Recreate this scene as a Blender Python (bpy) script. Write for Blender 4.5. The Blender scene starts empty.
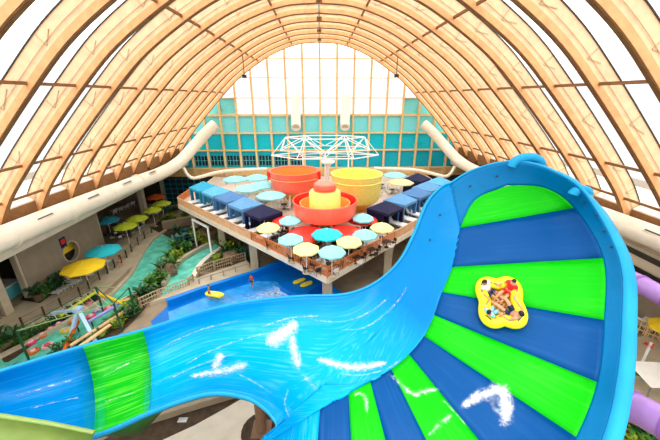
import bpy, bmesh, math, random
import numpy as np
from mathutils import Vector, Matrix
random.seed(7)
PI = math.pi
C = bpy.context.scene.collection

# ------------------------------------------------------------------ camera
FPX = 320.0
pit = math.atan(123/320); yaw = math.atan(10/320*math.cos(pit))
cF = Vector((math.cos(pit)*math.sin(yaw), math.cos(pit)*math.cos(yaw), -math.sin(pit)))
cR = Vector((math.cos(yaw), -math.sin(yaw), 0)); cU = cR.cross(cF)
CAM = Vector((0, 0, 16.7))
cd = bpy.data.cameras.new('camera'); cam = bpy.data.objects.new('camera', cd); C.objects.link(cam)
M = Matrix((cR, cU, -cF)).transposed().to_4x4(); M.translation = CAM
cam.matrix_world = M
cd.sensor_width = 36; cd.lens = 36*FPX/660; cd.clip_start = .1; cd.clip_end = 800
bpy.context.scene.camera = cam

def ray(x, y): return cF + cR*((x-330)/FPX) + cU*((220-y)/FPX)
def at_d(x, y, d): return CAM + ray(x, y)*d
def at_z(x, y, z):
    r = ray(x, y); return CAM + r*((z-CAM.z)/r.z)
def at_x(x, y, X):
    r = ray(x, y); return CAM + r*(X/r.x)
def at_y(x, y, Y):
    r = ray(x, y); return CAM + r*(Y/r.y)
def g(x, y, z=0.0): return at_z(x, y, z)
DZ = 4.6

# ------------------------------------------------------------------ materials
MATS = {}
def mat(name, col, rough=.5, var=.08, scale=3.0, spec=.5, metal=0, bump=0, coat=0, stretch=None, alpha=1, emit=0):
    if name in MATS: return MATS[name]
    m = bpy.data.materials.new(name); m.use_nodes = True
    nt = m.node_tree; b = nt.nodes['Principled BSDF']
    tc = nt.nodes.new('ShaderNodeTexCoord'); mp = nt.nodes.new('ShaderNodeMapping')
    if stretch: mp.inputs['Scale'].default_value = stretch
    nz = nt.nodes.new('ShaderNodeTexNoise'); nz.inputs['Scale'].default_value = scale; nz.inputs['Detail'].default_value = 4
    cr = nt.nodes.new('ShaderNodeValToRGB')
    c = Vector(col[:3])
    cr.color_ramp.elements[0].position = .3; cr.color_ramp.elements[1].position = .7
    cr.color_ramp.elements[0].color = (*(c*(1-var)), 1)
    cr.color_ramp.elements[1].color = (*[min(1, v*(1+var)) for v in c], 1)
    L = nt.links.new
    L(tc.outputs['Object'], mp.inputs['Vector']); L(mp.outputs[0], nz.inputs['Vector'])
    L(nz.outputs['Fac'], cr.inputs['Fac']); L(cr.outputs['Color'], b.inputs['Base Color'])
    b.inputs['Roughness'].default_value = rough; b.inputs['Metallic'].default_value = metal
    b.inputs['Specular IOR Level'].default_value = spec
    b.inputs['Coat Weight'].default_value = coat
    b.inputs['Alpha'].default_value = alpha
    if bump:
        bp = nt.nodes.new('ShaderNodeBump'); bp.inputs['Strength'].default_value = bump
        L(nz.outputs['Fac'], bp.inputs['Height']); L(bp.outputs[0], b.inputs['Normal'])
    if emit:
        L(cr.outputs['Color'], b.inputs['Emission Color']); b.inputs['Emission Strength'].default_value = emit
    MATS[name] = m; return m

def sheet_mat(name, col, trans=.8, tint=(1,1,1)):
    """thin translucent sheet: part clear, part diffuse / translucent"""
    m = bpy.data.materials.new(name); m.use_nodes = True
    nt = m.node_tree; nt.nodes.clear(); L = nt.links.new
    o = nt.nodes.new('ShaderNodeOutputMaterial')
    t = nt.nodes.new('ShaderNodeBsdfTransparent'); t.inputs[0].default_value = (*tint, 1)
    d = nt.nodes.new('ShaderNodeBsdfTranslucent'); d.inputs[0].default_value = (*col, 1)
    e = nt.nodes.new('ShaderNodeBsdfDiffuse')
    nz = nt.nodes.new('ShaderNodeTexNoise'); nz.inputs['Scale'].default_value = .6
    cr = nt.nodes.new('ShaderNodeValToRGB')
    cr.color_ramp.elements[0].color = (*[v*.9 for v in col], 1); cr.color_ramp.elements[1].color = (*col, 1)
    L(nz.outputs['Fac'], cr.inputs['Fac']); L(cr.outputs[0], e.inputs[0])
    m1 = nt.nodes.new('ShaderNodeMixShader'); m1.inputs[0].default_value = .5
    m2 = nt.nodes.new('ShaderNodeMixShader'); m2.inputs[0].default_value = 1-trans
    L(d.outputs[0], m1.inputs[1]); L(e.outputs[0], m1.inputs[2])
    L(t.outputs[0], m2.inputs[1]); L(m1.outputs[0], m2.inputs[2]); L(m2.outputs[0], o.inputs[0])
    MATS[name] = m; return m

def streak_mat(name, col, streak=.25, rough=.18, light=(1,1,1), upper_col=None):
    """wet glossy fibreglass with flow streaks along the UV u direction"""
    m = bpy.data.materials.new(name); m.use_nodes = True
    nt = m.node_tree; b = nt.nodes['Principled BSDF']; L = nt.links.new
    uv = nt.nodes.new('ShaderNodeUVMap'); mp = nt.nodes.new('ShaderNodeMapping')
    mp.inputs['Scale'].default_value = (.35, 6.0, 1)
    nz = nt.nodes.new('ShaderNodeTexNoise'); nz.inputs['Scale'].default_value = 4; nz.inputs['Detail'].default_value = 6
    cr = nt.nodes.new('ShaderNodeValToRGB')
    c = Vector(col)
    cr.color_ramp.elements[0].position = .5; cr.color_ramp.elements[1].position = .78
    cr.color_ramp.elements[0].color = (*c, 1)
    cr.color_ramp.elements[1].color = (*(c.lerp(Vector(light), streak)), 1)
    tc = nt.nodes.new('ShaderNodeTexCoord'); n2 = nt.nodes.new('ShaderNodeTexNoise'); n2.inputs['Scale'].default_value = .8
    L(tc.outputs['Object'], n2.inputs['Vector'])
    L(uv.outputs[0], mp.inputs['Vector']); L(mp.outputs[0], nz.inputs['Vector'])
    mx = nt.nodes.new('ShaderNodeMath'); mx.operation = 'MULTIPLY_ADD'; mx.inputs[1].default_value = .3
    L(n2.outputs['Fac'], mx.inputs[0]); 
    sb = nt.nodes.new('ShaderNodeMath'); sb.operation = 'SUBTRACT'; sb.inputs[1].default_value = .15
    L(nz.outputs['Fac'], sb.inputs[0]); L(sb.outputs[0], mx.inputs[2])
    L(mx.outputs[0], cr.inputs['Fac'])
    if upper_col:   # base colour blends to a deeper blue with height, up the walls
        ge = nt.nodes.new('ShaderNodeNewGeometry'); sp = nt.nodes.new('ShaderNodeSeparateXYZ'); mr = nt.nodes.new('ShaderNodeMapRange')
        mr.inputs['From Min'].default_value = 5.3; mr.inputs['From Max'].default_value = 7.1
        mxc = nt.nodes.new('ShaderNodeMix'); mxc.data_type = 'RGBA'; mxc.inputs[7].default_value = (*upper_col, 1)
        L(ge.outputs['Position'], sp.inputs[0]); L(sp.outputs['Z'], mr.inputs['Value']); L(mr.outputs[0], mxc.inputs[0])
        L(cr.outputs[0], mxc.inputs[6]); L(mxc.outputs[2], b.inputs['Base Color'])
    else: L(cr.outputs[0], b.inputs['Base Color'])
    b.inputs['Roughness'].default_value = rough; b.inputs['Specular IOR Level'].default_value = .18
    MATS[name] = m; return m

def water_mat(name, col):
    m = mat(name, col, rough=.12, var=.25, scale=1.2, bump=.15); return m

wood_pale = mat('wood_pale', (.86,.60,.38), .55, .1, 2.0, stretch=(1,6,1))
wood_orange = mat('wood_orange', (.78,.43,.20), .5, .12, 2.5, stretch=(1,6,1))
wood_dark = mat('wood_dark', (.26,.13,.05), .6, .15, 3)
wood_tan = mat('wood_tan', (.76,.54,.27), .55, .12, 3)
cream = mat('cream_paint', (.78,.71,.58), .45, .04, 1.5)
cream_br = mat('cream_bright', (.95,.91,.83), .45, .03)
cream_dk = mat('cream_dark', (.62,.56,.46), .6, .06, 1.5)  # darker tone of the cream paint
white = mat('white_paint', (.88,.88,.86), .4, .03)
concrete = mat('concrete', (.33,.26,.18), .75, .16, .8, bump=.1)
concrete_lt = mat('concrete_light', (.52,.45,.33), .75, .12, .9, bump=.1)
stucco = mat('stucco', (.33,.27,.20), .8, .08, 1.2)
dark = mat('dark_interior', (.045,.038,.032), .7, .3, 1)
darkmetal = mat('dark_metal', (.05,.045,.04), .45, .1)
steel = mat('steel', (.45,.45,.45), .35, .08, metal=.7)
teal1 = mat('teal_light', (.20,.70,.75), .55, .04)
teal2 = mat('teal_mid', (.0,.50,.63), .55, .05)
teal3 = mat('teal_deep', (.0,.39,.53), .55, .06)
black_glass = mat('dark_glass', (.02,.03,.04), .15, .2)
canvas_aqua = mat('canvas_aqua', (.30,.70,.73), .75, .05, 6)
canvas_teal = mat('canvas_teal', (.03,.55,.66), .75, .05, 6)
canvas_lemon = mat('canvas_lemon', (.86,.80,.34), .75, .05, 6)
canvas_yellow = mat('canvas_yellow', (.92,.66,.03), .75, .05, 6)
canvas_lime = mat('canvas_lime', (.52,.60,.04), .75, .08, 6)
canvas_orange = mat('canvas_orange', (.62,.13,.02), .75, .08, 6)
canvas_blue = mat('canvas_blue', (.03,.28,.42), .75, .08, 6)
canvas_peach = mat('canvas_peach', (.80,.60,.32), .75, .08, 6)
red = mat('red_gloss', (.80,.045,.03), .3, .06)
coral = mat('coral_gloss', (.97,.19,.12), .35, .05)
orange = mat('orange_gloss', (.97,.34,.09), .35, .05)
amber = mat('amber_gloss', (.95,.45,.04), .4, .05)
yellow = mat('yellow_gloss', (.97,.78,.2), .35, .05)
raft_yel = mat('raft_yellow', (.95,.80,.02), .28, .05, 4)
purple = mat('purple_gloss', (.33,.15,.52), .3, .06)
purple_lt = mat('purple_light', (.44,.26,.62), .3, .06)
deck_floor = mat('deck_boards', (.66,.54,.45), .65, .1, 6)
rail_orange = mat('rail_orange', (.70,.24,.07), .5, .12)
rail_tan = mat('rail_tan', (.72,.45,.26), .55, .1)
lime_sheet = mat('lime_fibreglass', (.17,.26,.06), .35, .1)
skin_l = mat('skin_light', (.62,.33,.20), .55, .05, 8)
skin_m = mat('skin_tan', (.48,.22,.11), .55, .05, 8)
hairm = mat('hair_dark', (.02,.012,.008), .6, .2, 20)
navy = mat('navy_cloth', (.015,.03,.10), .7, .15, 8)
redcloth = mat('red_cloth', (.70,.02,.03), .7, .1, 8)
whitecloth = mat('white_cloth', (.82,.80,.80), .7, .08, 8)
bluecloth = mat('light_blue_cloth', (.25,.60,.80), .7, .1, 8)
eye_d = mat('eye_dark', (.02,.015,.01), .2, .1); lipm = mat('lip', (.45,.12,.10), .5, .05)
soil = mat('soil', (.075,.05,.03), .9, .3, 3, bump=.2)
rock = mat('rock', (.22,.15,.10), .85, .3, 2, bump=.5)
leafs = [mat('leaf_dark', (.03,.11,.035), .5, .3, 4), mat('leaf_mid', (.07,.20,.03), .5, .3, 4),
         mat('leaf_lime', (.28,.38,.03), .5, .3, 4), mat('leaf_blue', (.05,.17,.14), .5, .3, 4)]
water_teal = water_mat('river_water', (.16,.62,.50))
water_cyan = water_mat('surf_water', (.03,.30,.72))

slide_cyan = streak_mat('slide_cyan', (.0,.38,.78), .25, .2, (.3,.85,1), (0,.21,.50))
slide_left = streak_mat('slide_left', (.0,.20,.50), .2, .16, (.1,.55,.95))
slide_blue = streak_mat('slide_blue', (.0,.075,.25), .08, .4, (.05,.3,.7))
slide_green = streak_mat('slide_green', (.004,.46,.004), .10, .4, (.3,.9,.1))
slide_chgreen = streak_mat('slide_channel_green', (.01,.42,.02), .5, .16, (.35,.95,.12))
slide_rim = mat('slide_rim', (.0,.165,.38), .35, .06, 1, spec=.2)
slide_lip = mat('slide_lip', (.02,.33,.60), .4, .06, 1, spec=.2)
slide_under = mat('slide_under', (.01,.13,.32), .5, .06, 1)

# ------------------------------------------------------------------ mesh helpers
class MB:
    def __init__(s): s.v = []; s.f = []; s.uv = None
    def quadbox(s, P):
        n = len(s.v); s.v += [Vector(p) for p in P]
        s.f += [tuple(n+i for i in q) for q in ((0,3,2,1),(4,5,6,7),(0,1,5,4),(1,2,6,5),(2,3,7,6),(3,0,4,7))]; return s
    def box(s, c, d, rz=0, mx=None):
        c = Vector(c); hx, hy, hz = d[0]/2, d[1]/2, d[2]/2
        R = mx or Matrix.Rotation(rz, 3, 'Z')
        s.quadbox([c + R @ Vector(p) for p in ((-hx,-hy,-hz),(hx,-hy,-hz),(hx,hy,-hz),(-hx,hy,-hz),(-hx,-hy,hz),(hx,-hy,hz),(hx,hy,hz),(-hx,hy,hz))])
        return s
    def bar(s, p, q, w, h=None):
        p = Vector(p); q = Vector(q); h = h or w; t = (q-p).normalized()
        up = Vector((0,0,1)) if abs(t.z) < .95 else Vector((0,1,0))
        a = t.cross(up).normalized()*w/2; b = a.cross(t).normalized()*h/2
        s.quadbox([p-a-b, p+a-b, p+a+b, p-a+b, q-a-b, q+a-b, q+a+b, q-a+b]); return s
    def tube(s, pts, r, n=8, cap=True):
        pts = [Vector(p) for p in pts]; R = r if isinstance(r, (list, tuple)) else [r]*len(pts)
        k = len(s.v); prev = None
        for i, p in enumerate(pts):
            t = (pts[min(i+1, len(pts)-1)] - pts[max(i-1, 0)]).normalized()
            if prev is None:
                up = Vector((0,0,1)) if abs(t.z) < .9 else Vector((1,0,0)); a = t.cross(up).normalized()
            else: a = (prev - t*prev.dot(t)).normalized()
            prev = a; b = t.cross(a)
            for j in range(n):
                th = 2*PI*j/n; s.v.append(p + (a*math.cos(th) + b*math.sin(th))*R[i])
        for i in range(len(pts)-1):
            for j in range(n):
                s.f.append((k+i*n+j, k+i*n+(j+1)%n, k+(i+1)*n+(j+1)%n, k+(i+1)*n+j))
        if cap:
            s.f.append(tuple(k+j for j in range(n))[::-1]); s.f.append(tuple(k+(len(pts)-1)*n+j for j in range(n)))
        return s
    def lathe(s, prof, c=(0,0,0), n=24, mx=None):
        k = len(s.v); c = Vector(c)
        for (r, z) in prof:
            for j in range(n):
                th = 2*PI*j/n; p = Vector((r*math.cos(th), r*math.sin(th), z))
                s.v.append(c + (mx @ p if mx else p))
        for i in range(len(prof)-1):
            for j in range(n):
                s.f.append((k+i*n+j, k+i*n+(j+1)%n, k+(i+1)*n+(j+1)%n, k+(i+1)*n+j))
        return s
    def ball(s, c, r, n=10, m=6, mx=None):
        r = r if isinstance(r, (list, tuple)) else (r, r, r); k = len(s.v); c = Vector(c)
        for i in range(m+1):
            ph = PI*i/m
            for j in range(n):
                th = 2*PI*j/n; p = Vector((r[0]*math.sin(ph)*math.cos(th), r[1]*math.sin(ph)*math.sin(th), r[2]*math.cos(ph)))
                s.v.append(c + (mx @ p if mx else p))
        for i in range(m):
            for j in range(n): s.f.append((k+i*n+j, k+(i+1)*n+j, k+(i+1)*n+(j+1)%n, k+i*n+(j+1)%n))
        return s
    def poly(s, pts):
        k = len(s.v); s.v += [Vector(p) for p in pts]; s.f.append(tuple(range(k, k+len(pts)))); return s
    def prism(s, pts, z0, z1):
        k = len(s.v); n = len(pts)
        s.v += [Vector((p[0], p[1], z0)) for p in pts] + [Vector((p[0], p[1], z1)) for p in pts]
        s.f.append(tuple(k+i for i in range(n))[::-1]); s.f.append(tuple(k+n+i for i in range(n)))
        for i in range(n): s.f.append((k+i, k+(i+1)%n, k+n+(i+1)%n, k+n+i))
        return s
    def grid(s, G):
        k = len(s.v); a = len(G); b = len(G[0])
        for row in G: s.v += [Vector(p) for p in row]
        for i in range(a-1):
            for j in range(b-1): s.f.append((k+i*b+j, k+i*b+j+1, k+(i+1)*b+j+1, k+(i+1)*b+j))
        return s
    def build(s, name, m, parent=None, smooth=False, auto=True):
        me = bpy.data.meshes.new(name); me.from_pydata([tuple(v) for v in s.v], [], s.f); me.validate()
        bm = bmesh.new(); bm.from_mesh(me); bmesh.ops.remove_doubles(bm, verts=bm.verts, dist=1e-5)
        bmesh.ops.recalc_face_normals(bm, faces=bm.faces); bm.to_mesh(me); bm.free()
        if smooth:
            me.polygons.foreach_set('use_smooth', [True]*len(me.polygons))
            if auto: me.set_sharp_from_angle(angle=math.radians(40))
        me.materials.append(m)
        o = bpy.data.objects.new(name, me); C.objects.link(o)
        if parent: o.parent = parent
        return o

def tag(o, label=None, cat=None, group=None, kind=None):
    if label: o['label'] = label
    if cat: o['category'] = cat
    if group: o['group'] = group
    if kind: o['kind'] = kind
    return o
def thing(name, label, cat, loc=(0,0,0), rz=0, group=None):
    o = bpy.data.objects.new(name, None); C.objects.link(o); o.empty_display_size = .2
    o.location = loc; o.rotation_euler = (0,0,rz); return tag(o, label, cat, group)
def struct(o, label=None):
    o['kind'] = 'structure'
    return o
KIDS = {}
def copy_tree(o, parent=None):
    c = o.copy(); C.objects.link(c)
    if parent: c.parent = parent
    for ch in o.children: copy_tree(ch, c)
    return c
def place(proto, used, name, label, loc, rz=0, scale=1, group=None):
    """first use moves the prototype itself, later uses copy it with its parts"""
    if not used.get(proto.name): o = proto; used[proto.name] = True
    else: o = copy_tree(proto)
    o.location = loc; o.rotation_euler = (0,0,rz); o.scale = (scale,)*3
    o['label'] = label
    if group: o['group'] = group
    return o
USED = {}

def crom(P, n):
    """Catmull-Rom samples through a list of tuples, n steps per span"""
    P = [np.array(p, float) for p in P]; out = []
    for i in range(len(P)-1):
        p0 = P[i-1] if i else 2*P[0]-P[1]; p1 = P[i]; p2 = P[i+1]; p3 = P[i+2] if i+2 < len(P) else 2*P[-1]-P[-2]
        for k in range(n):
            t = k/n
            out.append(.5*((2*p1)+(-p0+p2)*t+(2*p0-5*p1+4*p2-p3)*t*t+(-p0+3*p1-3*p2+p3)*t**3))
    out.append(P[-1]); return out

# ================================================================== SETTING
fl = MB().box((0, 18, -.15), (84, 90, .3)).build('floor', concrete); struct(fl)

# arch profile, intrados (x, z)
prof_half = [(0,23.8),(2.7,23.6),(5.4,22.8),(7.9,21.6),(11.3,19.4),(13.9,17.1),(17.4,13.6),(19.7,11.1),(20.7,9.8),(21.5,8.5)]
half = crom(prof_half, 5)
def offset_curve(pts, d):
    out = []
    for i, p in enumerate(pts):
        a = pts[max(i-1,0)]; b = pts[min(i+1,len(pts)-1)]
        t = np.array(b)-np.array(a); t /= np.linalg.norm(t); n = np.array((t[1]*-1, t[0]))
        if i == 0: n = np.array((0,1.0))
        if n[1] < 0: n = -n
        out.append(np.array(p)+n*d)
    return out
def full(d):
    h = offset_curve(half, d); return [(-p[0], p[1]) for p in h[::-1]] + [(p[0], p[1]) for p in h[1:]]
def arch_strip(mb, d0, d1, y0, y1):
    A = full(d0); B = full(d1); k = len(mb.v); n = len(A)
    for (a, b) in zip(A, B):
        mb.v += [Vector((a[0],y0,a[1])), Vector((a[0],y1,a[1])), Vector((b[0],y1,b[1])), Vector((b[0],y0,b[1]))]
    for i in range(n-1):
        for j in range(4):
            mb.f.append((k+4*i+j, k+4*i+(j+1)%4, k+4*i+4+(j+1)%4, k+4*i+4+j))
    mb.f.append((k,k+1,k+2,k+3)); mb.f.append((k+4*(n-1),k+4*n-1,k+4*n-2,k+4*n-3)); return mb

SP = 3.3
arch_y = [50.3-SP*i for i in range(15)]      # from the gable toward the viewer
ORD = ['first','second','third','fourth','fifth','sixth','seventh','eighth','ninth','tenth','eleventh','twelfth','thirteenth','fourteenth','fifteenth','sixteenth']
# prototype at y = 0
def make_arch():
    t = thing('timber_arch', '', 'roof arch', (0,0,0), 0, 'timber arches of the vaulted roof')
    arch_strip(MB(), .34, 1.15, -.11, .11).build('web', wood_pale, t)
    arch_strip(MB(), 0, .34, -.18, .12).build('chord', wood_orange, t)
    arch_strip(MB(), -.05, 0, -.14, .125).build('soffit_strip', wood_dark, t)
    mb = MB(); A_, B_, Q_ = full(.5), full(1.13), full(.85)  # thin tie rods and forked struts, in one mesh with the cable
    for i in range(3, len(A_)-3, 5):
        mb.bar((A_[i][0],-.13,A_[i][1]), (B_[i][0],-.13,B_[i][1]), .022, .05)
        mb.bar((A_[i][0],-.13,A_[i][1]), (Q_[i+1][0],-.13,Q_[i+1][1]), .02, .05)
    P = full(.62); mb.tube([(x,-.15,z) for x,z in P], .016, 4); mb.build('cable_and_rods', mat('cable_brown', (.58,.42,.26), .5, .1), t)
    arch_strip(MB(), 1.15, 1.2, -.16, -.06).build('fixing_rail', darkmetal, t)
    for sx in (-1,1):
        b = MB(); b.box((sx*22.3, SP/2, 8.75), (1.5, SP-.5, 1.3)); b.build('foot_block', wood_dark, t)
        b = MB(); b.quadbox([(sx*21.6,.25,9.4),(sx*21.6,SP-.25,9.4),(sx*22.6,SP-.25,9.9),(sx*22.6,.25,9.9),(sx*21.6,.25,9.5),(sx*21.6,SP-.25,9.5),(sx*22.6,SP-.25,10.0),(sx*22.6,.25,10.0)])
        b.build('foot_ledge', cream, t)
    return t
pa = make_arch()
for i, y in enumerate(arch_y):
    place(pa, USED, 'timber_arch', f'curved glued timber arch of the roof, {ORD[i]} one counting from the far gable', (0,y,0))
# ridge services
rg = thing('ridge_pipe', 'thin grey service pipe with clamps running along the roof ridge', 'pipe', (0,26,23.9))
MB().tube([(0,-24,0),(0,25,0)], .09, 8).build('pipe_run', steel, rg)
for k in range(8): MB().box((0,-20+k*6,-.1),(.5,.12,.35)).build('clamp', wood_dark, rg)

# purlin struts between the arches
P62 = half
def strut_pts():
    out = []
    for frac in (.16,.36,.56,.73,.88):
        i = int(frac*(len(half)-1)); p = offset_curve(half,.3)[i]; out.append((p[0],p[1]))
    return out
SPTS = strut_pts()
lvl = ['highest','second','middle','fourth','lowest']
sp_ = MB().bar((0,-SP+.1,0),(0,-.1,0),.12,.16).build('roof_strut', wood_dark); tag(sp_, '', 'strut', 'struts between the roof arches')
for i, y in enumerate(arch_y[:14]):
    for k, (x, z) in enumerate(SPTS):
        for sx in (-1,1):
            place(sp_, USED, 'roof_strut', f'dark timber strut, {lvl[k]} of five on the {"left" if sx<0 else "right"} slope, before {ORD[i]} arch from gable', (sx*x, y, z))

# roof membrane
membrane = sheet_mat('roof_membrane', (.95,.97,1), .82)
mb = MB(); A = full(1.21); mb.grid([[(x,y,z) for x,z in A] for y in (-6, 52.2)]); struct(mb.build('ceiling', membrane, smooth=True, auto=False))

# ------------------------------------------------------------------ gable wall
GY = 52.0
rows = [4.6, 5.85, 8.76, 11.41, 14.1, 16.56, 19.34, 21.94, 25]
pane_clear = sheet_mat('pane_clear', (.93,.97,1), .78)
pane_hazy = sheet_mat('pane_hazy', (.86,.92,.97), .55)
BW = 2.55
def zprof(x):
    x = abs(x); pp = full(.5); 
    for (a, b) in zip(pp, pp[1:]):
        if a[0] <= x <= b[0] and a[0] >= 0: return a[1]+(b[1]-a[1])*(x-a[0])/(b[0]-a[0])
    return 8.5
def bay_poly(x0, x1, z0, z1, y):
    xs = [x0+(x1-x0)*k/6 for k in range(7)]
    top = [(x, y, min(z1, zprof(x))) for x in xs]
    top = [p for p in top if p[2] > z0+.02]
    if len(top) < 2: return None
    return [(p[0], y, z0) for p in top] + top[::-1]
mb_l = {teal1: [], teal2: [], teal3: []}
win_n = 0; trim_n = 0
for j in range(-9, 9):
    x0, x1 = j*BW, (j+1)*BW
    # glazing of this bay, above row 14.1 for the inner bays, teal panels outside
    gl = -4.2*BW-1 < (x0+x1)/2 < 4.2*BW+1
    mb = MB()
    for (z0, z1) in ((14.1,16.56),(16.56,19.34),(19.34,25)):
        xm = (x0+x1)/2
        p = bay_poly(x0, x1, z0, z1, GY)
        if not p: continue
        if abs(xm) > 12.8 and z0 < 16:
            mb_l[teal1].append(p)
        else: mb.poly(p)
    if mb.f:
        win_n += 1; struct(mb.build(f'window_{win_n}', pane_clear))
    for m_, z0, z1 in ((teal1,11.41,14.1),(teal2,8.76,11.41),(teal3,5.85,8.76)):
        p = bay_poly(x0, x1, z0, z1, GY)
        if p: mb_l[m_].append(p)
wb = MB()
for p in mb_l[teal1]: wb.poly(p)
struct(wb.build('wall_back', teal1))
for m_, nm in ((teal2,'wall_back_middle_band'),(teal3,'wall_back_lower_band')):
    wb = MB()
    for p in mb_l[m_]: wb.poly(p)
    struct(wb.build(nm, m_))
struct(MB().box((0,GY+.1,5.2),(60,.3,1.35)).build('wall_back_base', wood_tan))
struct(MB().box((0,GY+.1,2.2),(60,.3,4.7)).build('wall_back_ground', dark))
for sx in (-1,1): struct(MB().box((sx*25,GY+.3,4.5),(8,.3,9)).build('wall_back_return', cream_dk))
for j in range(-8, 9):
    x = j*BW; zt = zprof(x)
    if zt < 6: continue
    trim_n += 1; struct(MB().box((x, GY-.15, (4.7+zt)/2), (.3, .34, zt-4.7)).build(f'trim_{trim_n}', wood_tan))
for z in rows[1:8]:
    xs = [x/10 for x in range(0, 230) if zprof(x/10) > z]
    if not xs: continue
    trim_n += 1
    thick = .32 if z in (14.1, 5.85) else (.24 if z < 14 else .13)
    struct(MB().box((0, GY-.1, z), (2*max(xs), .2, thick)).build(f'trim_{trim_n}', wood_tan))
# dark windows in the lowest teal band
k = 0
for j in range(-9, -1):
    x0 = j*BW
    for q in range(2):
        k += 1
        xc = x0 + BW*(.3 if q == 0 else .7)
        if abs(xc) > 21: continue
        w = struct(MB().box((xc,GY-.03,7.15),(.8,.06,1.5)).build(f'window_{win_n+k}', black_glass))
        MB().box((xc,GY-.075,7.15),(.05,.04,1.5)).box((xc,GY-.075,7.15),(.8,.04,.05)).build('glazing_bar', teal1, w)

# vertical return-air ducts on the gable
for x, wd in ((-3.7,'left'),(3.8,'right')):
    t = thing('wall_duct', f'cream round vertical duct on the gable glazing, the {wd} of the pair', 'duct', (x,GY-.9,12.4), 0, 'vertical ducts on the gable')
    MB().tube([(0,0,4.7),(0,0,.5),(0,-.12,.2),(0,-.4,.0)], .72, 20).build('tube', cream_br, t, True)
    MB().tube([(0,-.42,.02),(0,-.44,0)], .5, 20).build('outlet', cream_dk, t, True)

# ------------------------------------------------------------------ side ducts
def duct(sx):
    wd = 'left' if sx < 0 else 'right'
    t = thing('air_duct', f'thick cream air duct along the {wd} springing of the roof', 'duct', (0,0,0))
    path = [(sx*20.3,-2,8.5+.4*(sx>0)),(sx*20.3,12,8.4+.4*(sx>0)),(sx*20.3,24,8.2+.3*(sx>0)),(sx*20.3,34,7.9),(sx*20.2,41,7.7),(sx*19.6,45,8.3),(sx*18.6,47.5,9.7),(sx*17,49,11.6),(sx*15.6,50,12.9)]
    pts = crom(path, 6)
    R = [.78 if sx < 0 else .7]*len(pts)
    MB().tube(pts, R, 24).build('tube', cream, t, True)
    for y in [4+5.2*k for k in range(7)]:
        z = 8.52-.016*y+.38*(sx>0)
        MB().tube([(sx*20.3,y-.08,z),(sx*20.3,y+.08,z)], R[0]*1.04, 24).build('joint_collar', cream, t, True)
        a = .75
        c = Vector((sx*20.3 - sx*R[0]*.97*math.cos(a), y+2.4, z+R[0]*.97*math.sin(a)-.03))
        gmb = MB(); mx = Matrix.Rotation(sx*(PI/2-a) if sx > 0 else -(PI/2-a), 3, 'Y')
        gmb.box(c, (.28,1.5,.1), mx=Matrix.Rotation(-sx*(PI/2-a), 3, 'Y')); v = gmb.build('grille', cream_dk, t)
        MB().box(c+Vector((-sx*.05,0,.05)), (.06,1.3,.1), mx=Matrix.Rotation(-sx*(PI/2-a), 3, 'Y')).build('slot', darkmetal, v)
    e = MB().tube([pts[-1], Vector(pts[-1])+(Vector(pts[-1])-Vector(pts[-2])).normalized()*.04], .7, 20).build('mouth', cream_dk, t, True)
    return t
duct(-1); duct(1)
for sx in (-1,1):
    wd = 'left' if sx < 0 else 'right'
    p = [(sx*19.2,45.0,7.4),(sx*18.6,44.6,6.5),(sx*17.9,44.6,6.05),(sx*16.8,45,6.2),(sx*14,46.5,6.6),(sx*8,47.5,6.7)]
    bpipe = MB().tube(crom(p,5), .24, 12).build('branch_pipe', cream, None, True)
    tag(bpipe, f'slim cream branch pipe dropping from the {wd} duct behind the cabanas', 'pipe')
    for q in ((sx*14,46.5,6.6),(sx*8,47.5,6.7)): MB().tube([(q[0],q[1],DZ),(q[0],q[1],q[2]-.2)], .07, 8).build('support_post', steel, bpipe, True)

# ------------------------------------------------------------------ side galleries and walls
def facade(sx):
    wd = 'left' if sx < 0 else 'right'
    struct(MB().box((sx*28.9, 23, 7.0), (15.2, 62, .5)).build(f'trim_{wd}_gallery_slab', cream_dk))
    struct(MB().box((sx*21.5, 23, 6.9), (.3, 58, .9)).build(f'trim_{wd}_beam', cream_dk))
    struct(MB().box((sx*22.3, 23, 7.55), (1.4, 58, .9)).build(f'trim_{wd}_curb', wood_dark))
    struct(MB().box((sx*36, 23, 4), (.3, 60, 8)).build(f'wall_{wd}_rear', stucco))
    struct(MB().box((sx*31, -7.5, 4), (10, .3, 8)).build(f'wall_{wd}_end', stucco))
    struct(MB().box((sx*31, 52.5, 4), (10, .3, 8)).build(f'wall_{wd}_far_end', stucco))
facade(-1); facade(1)
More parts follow.
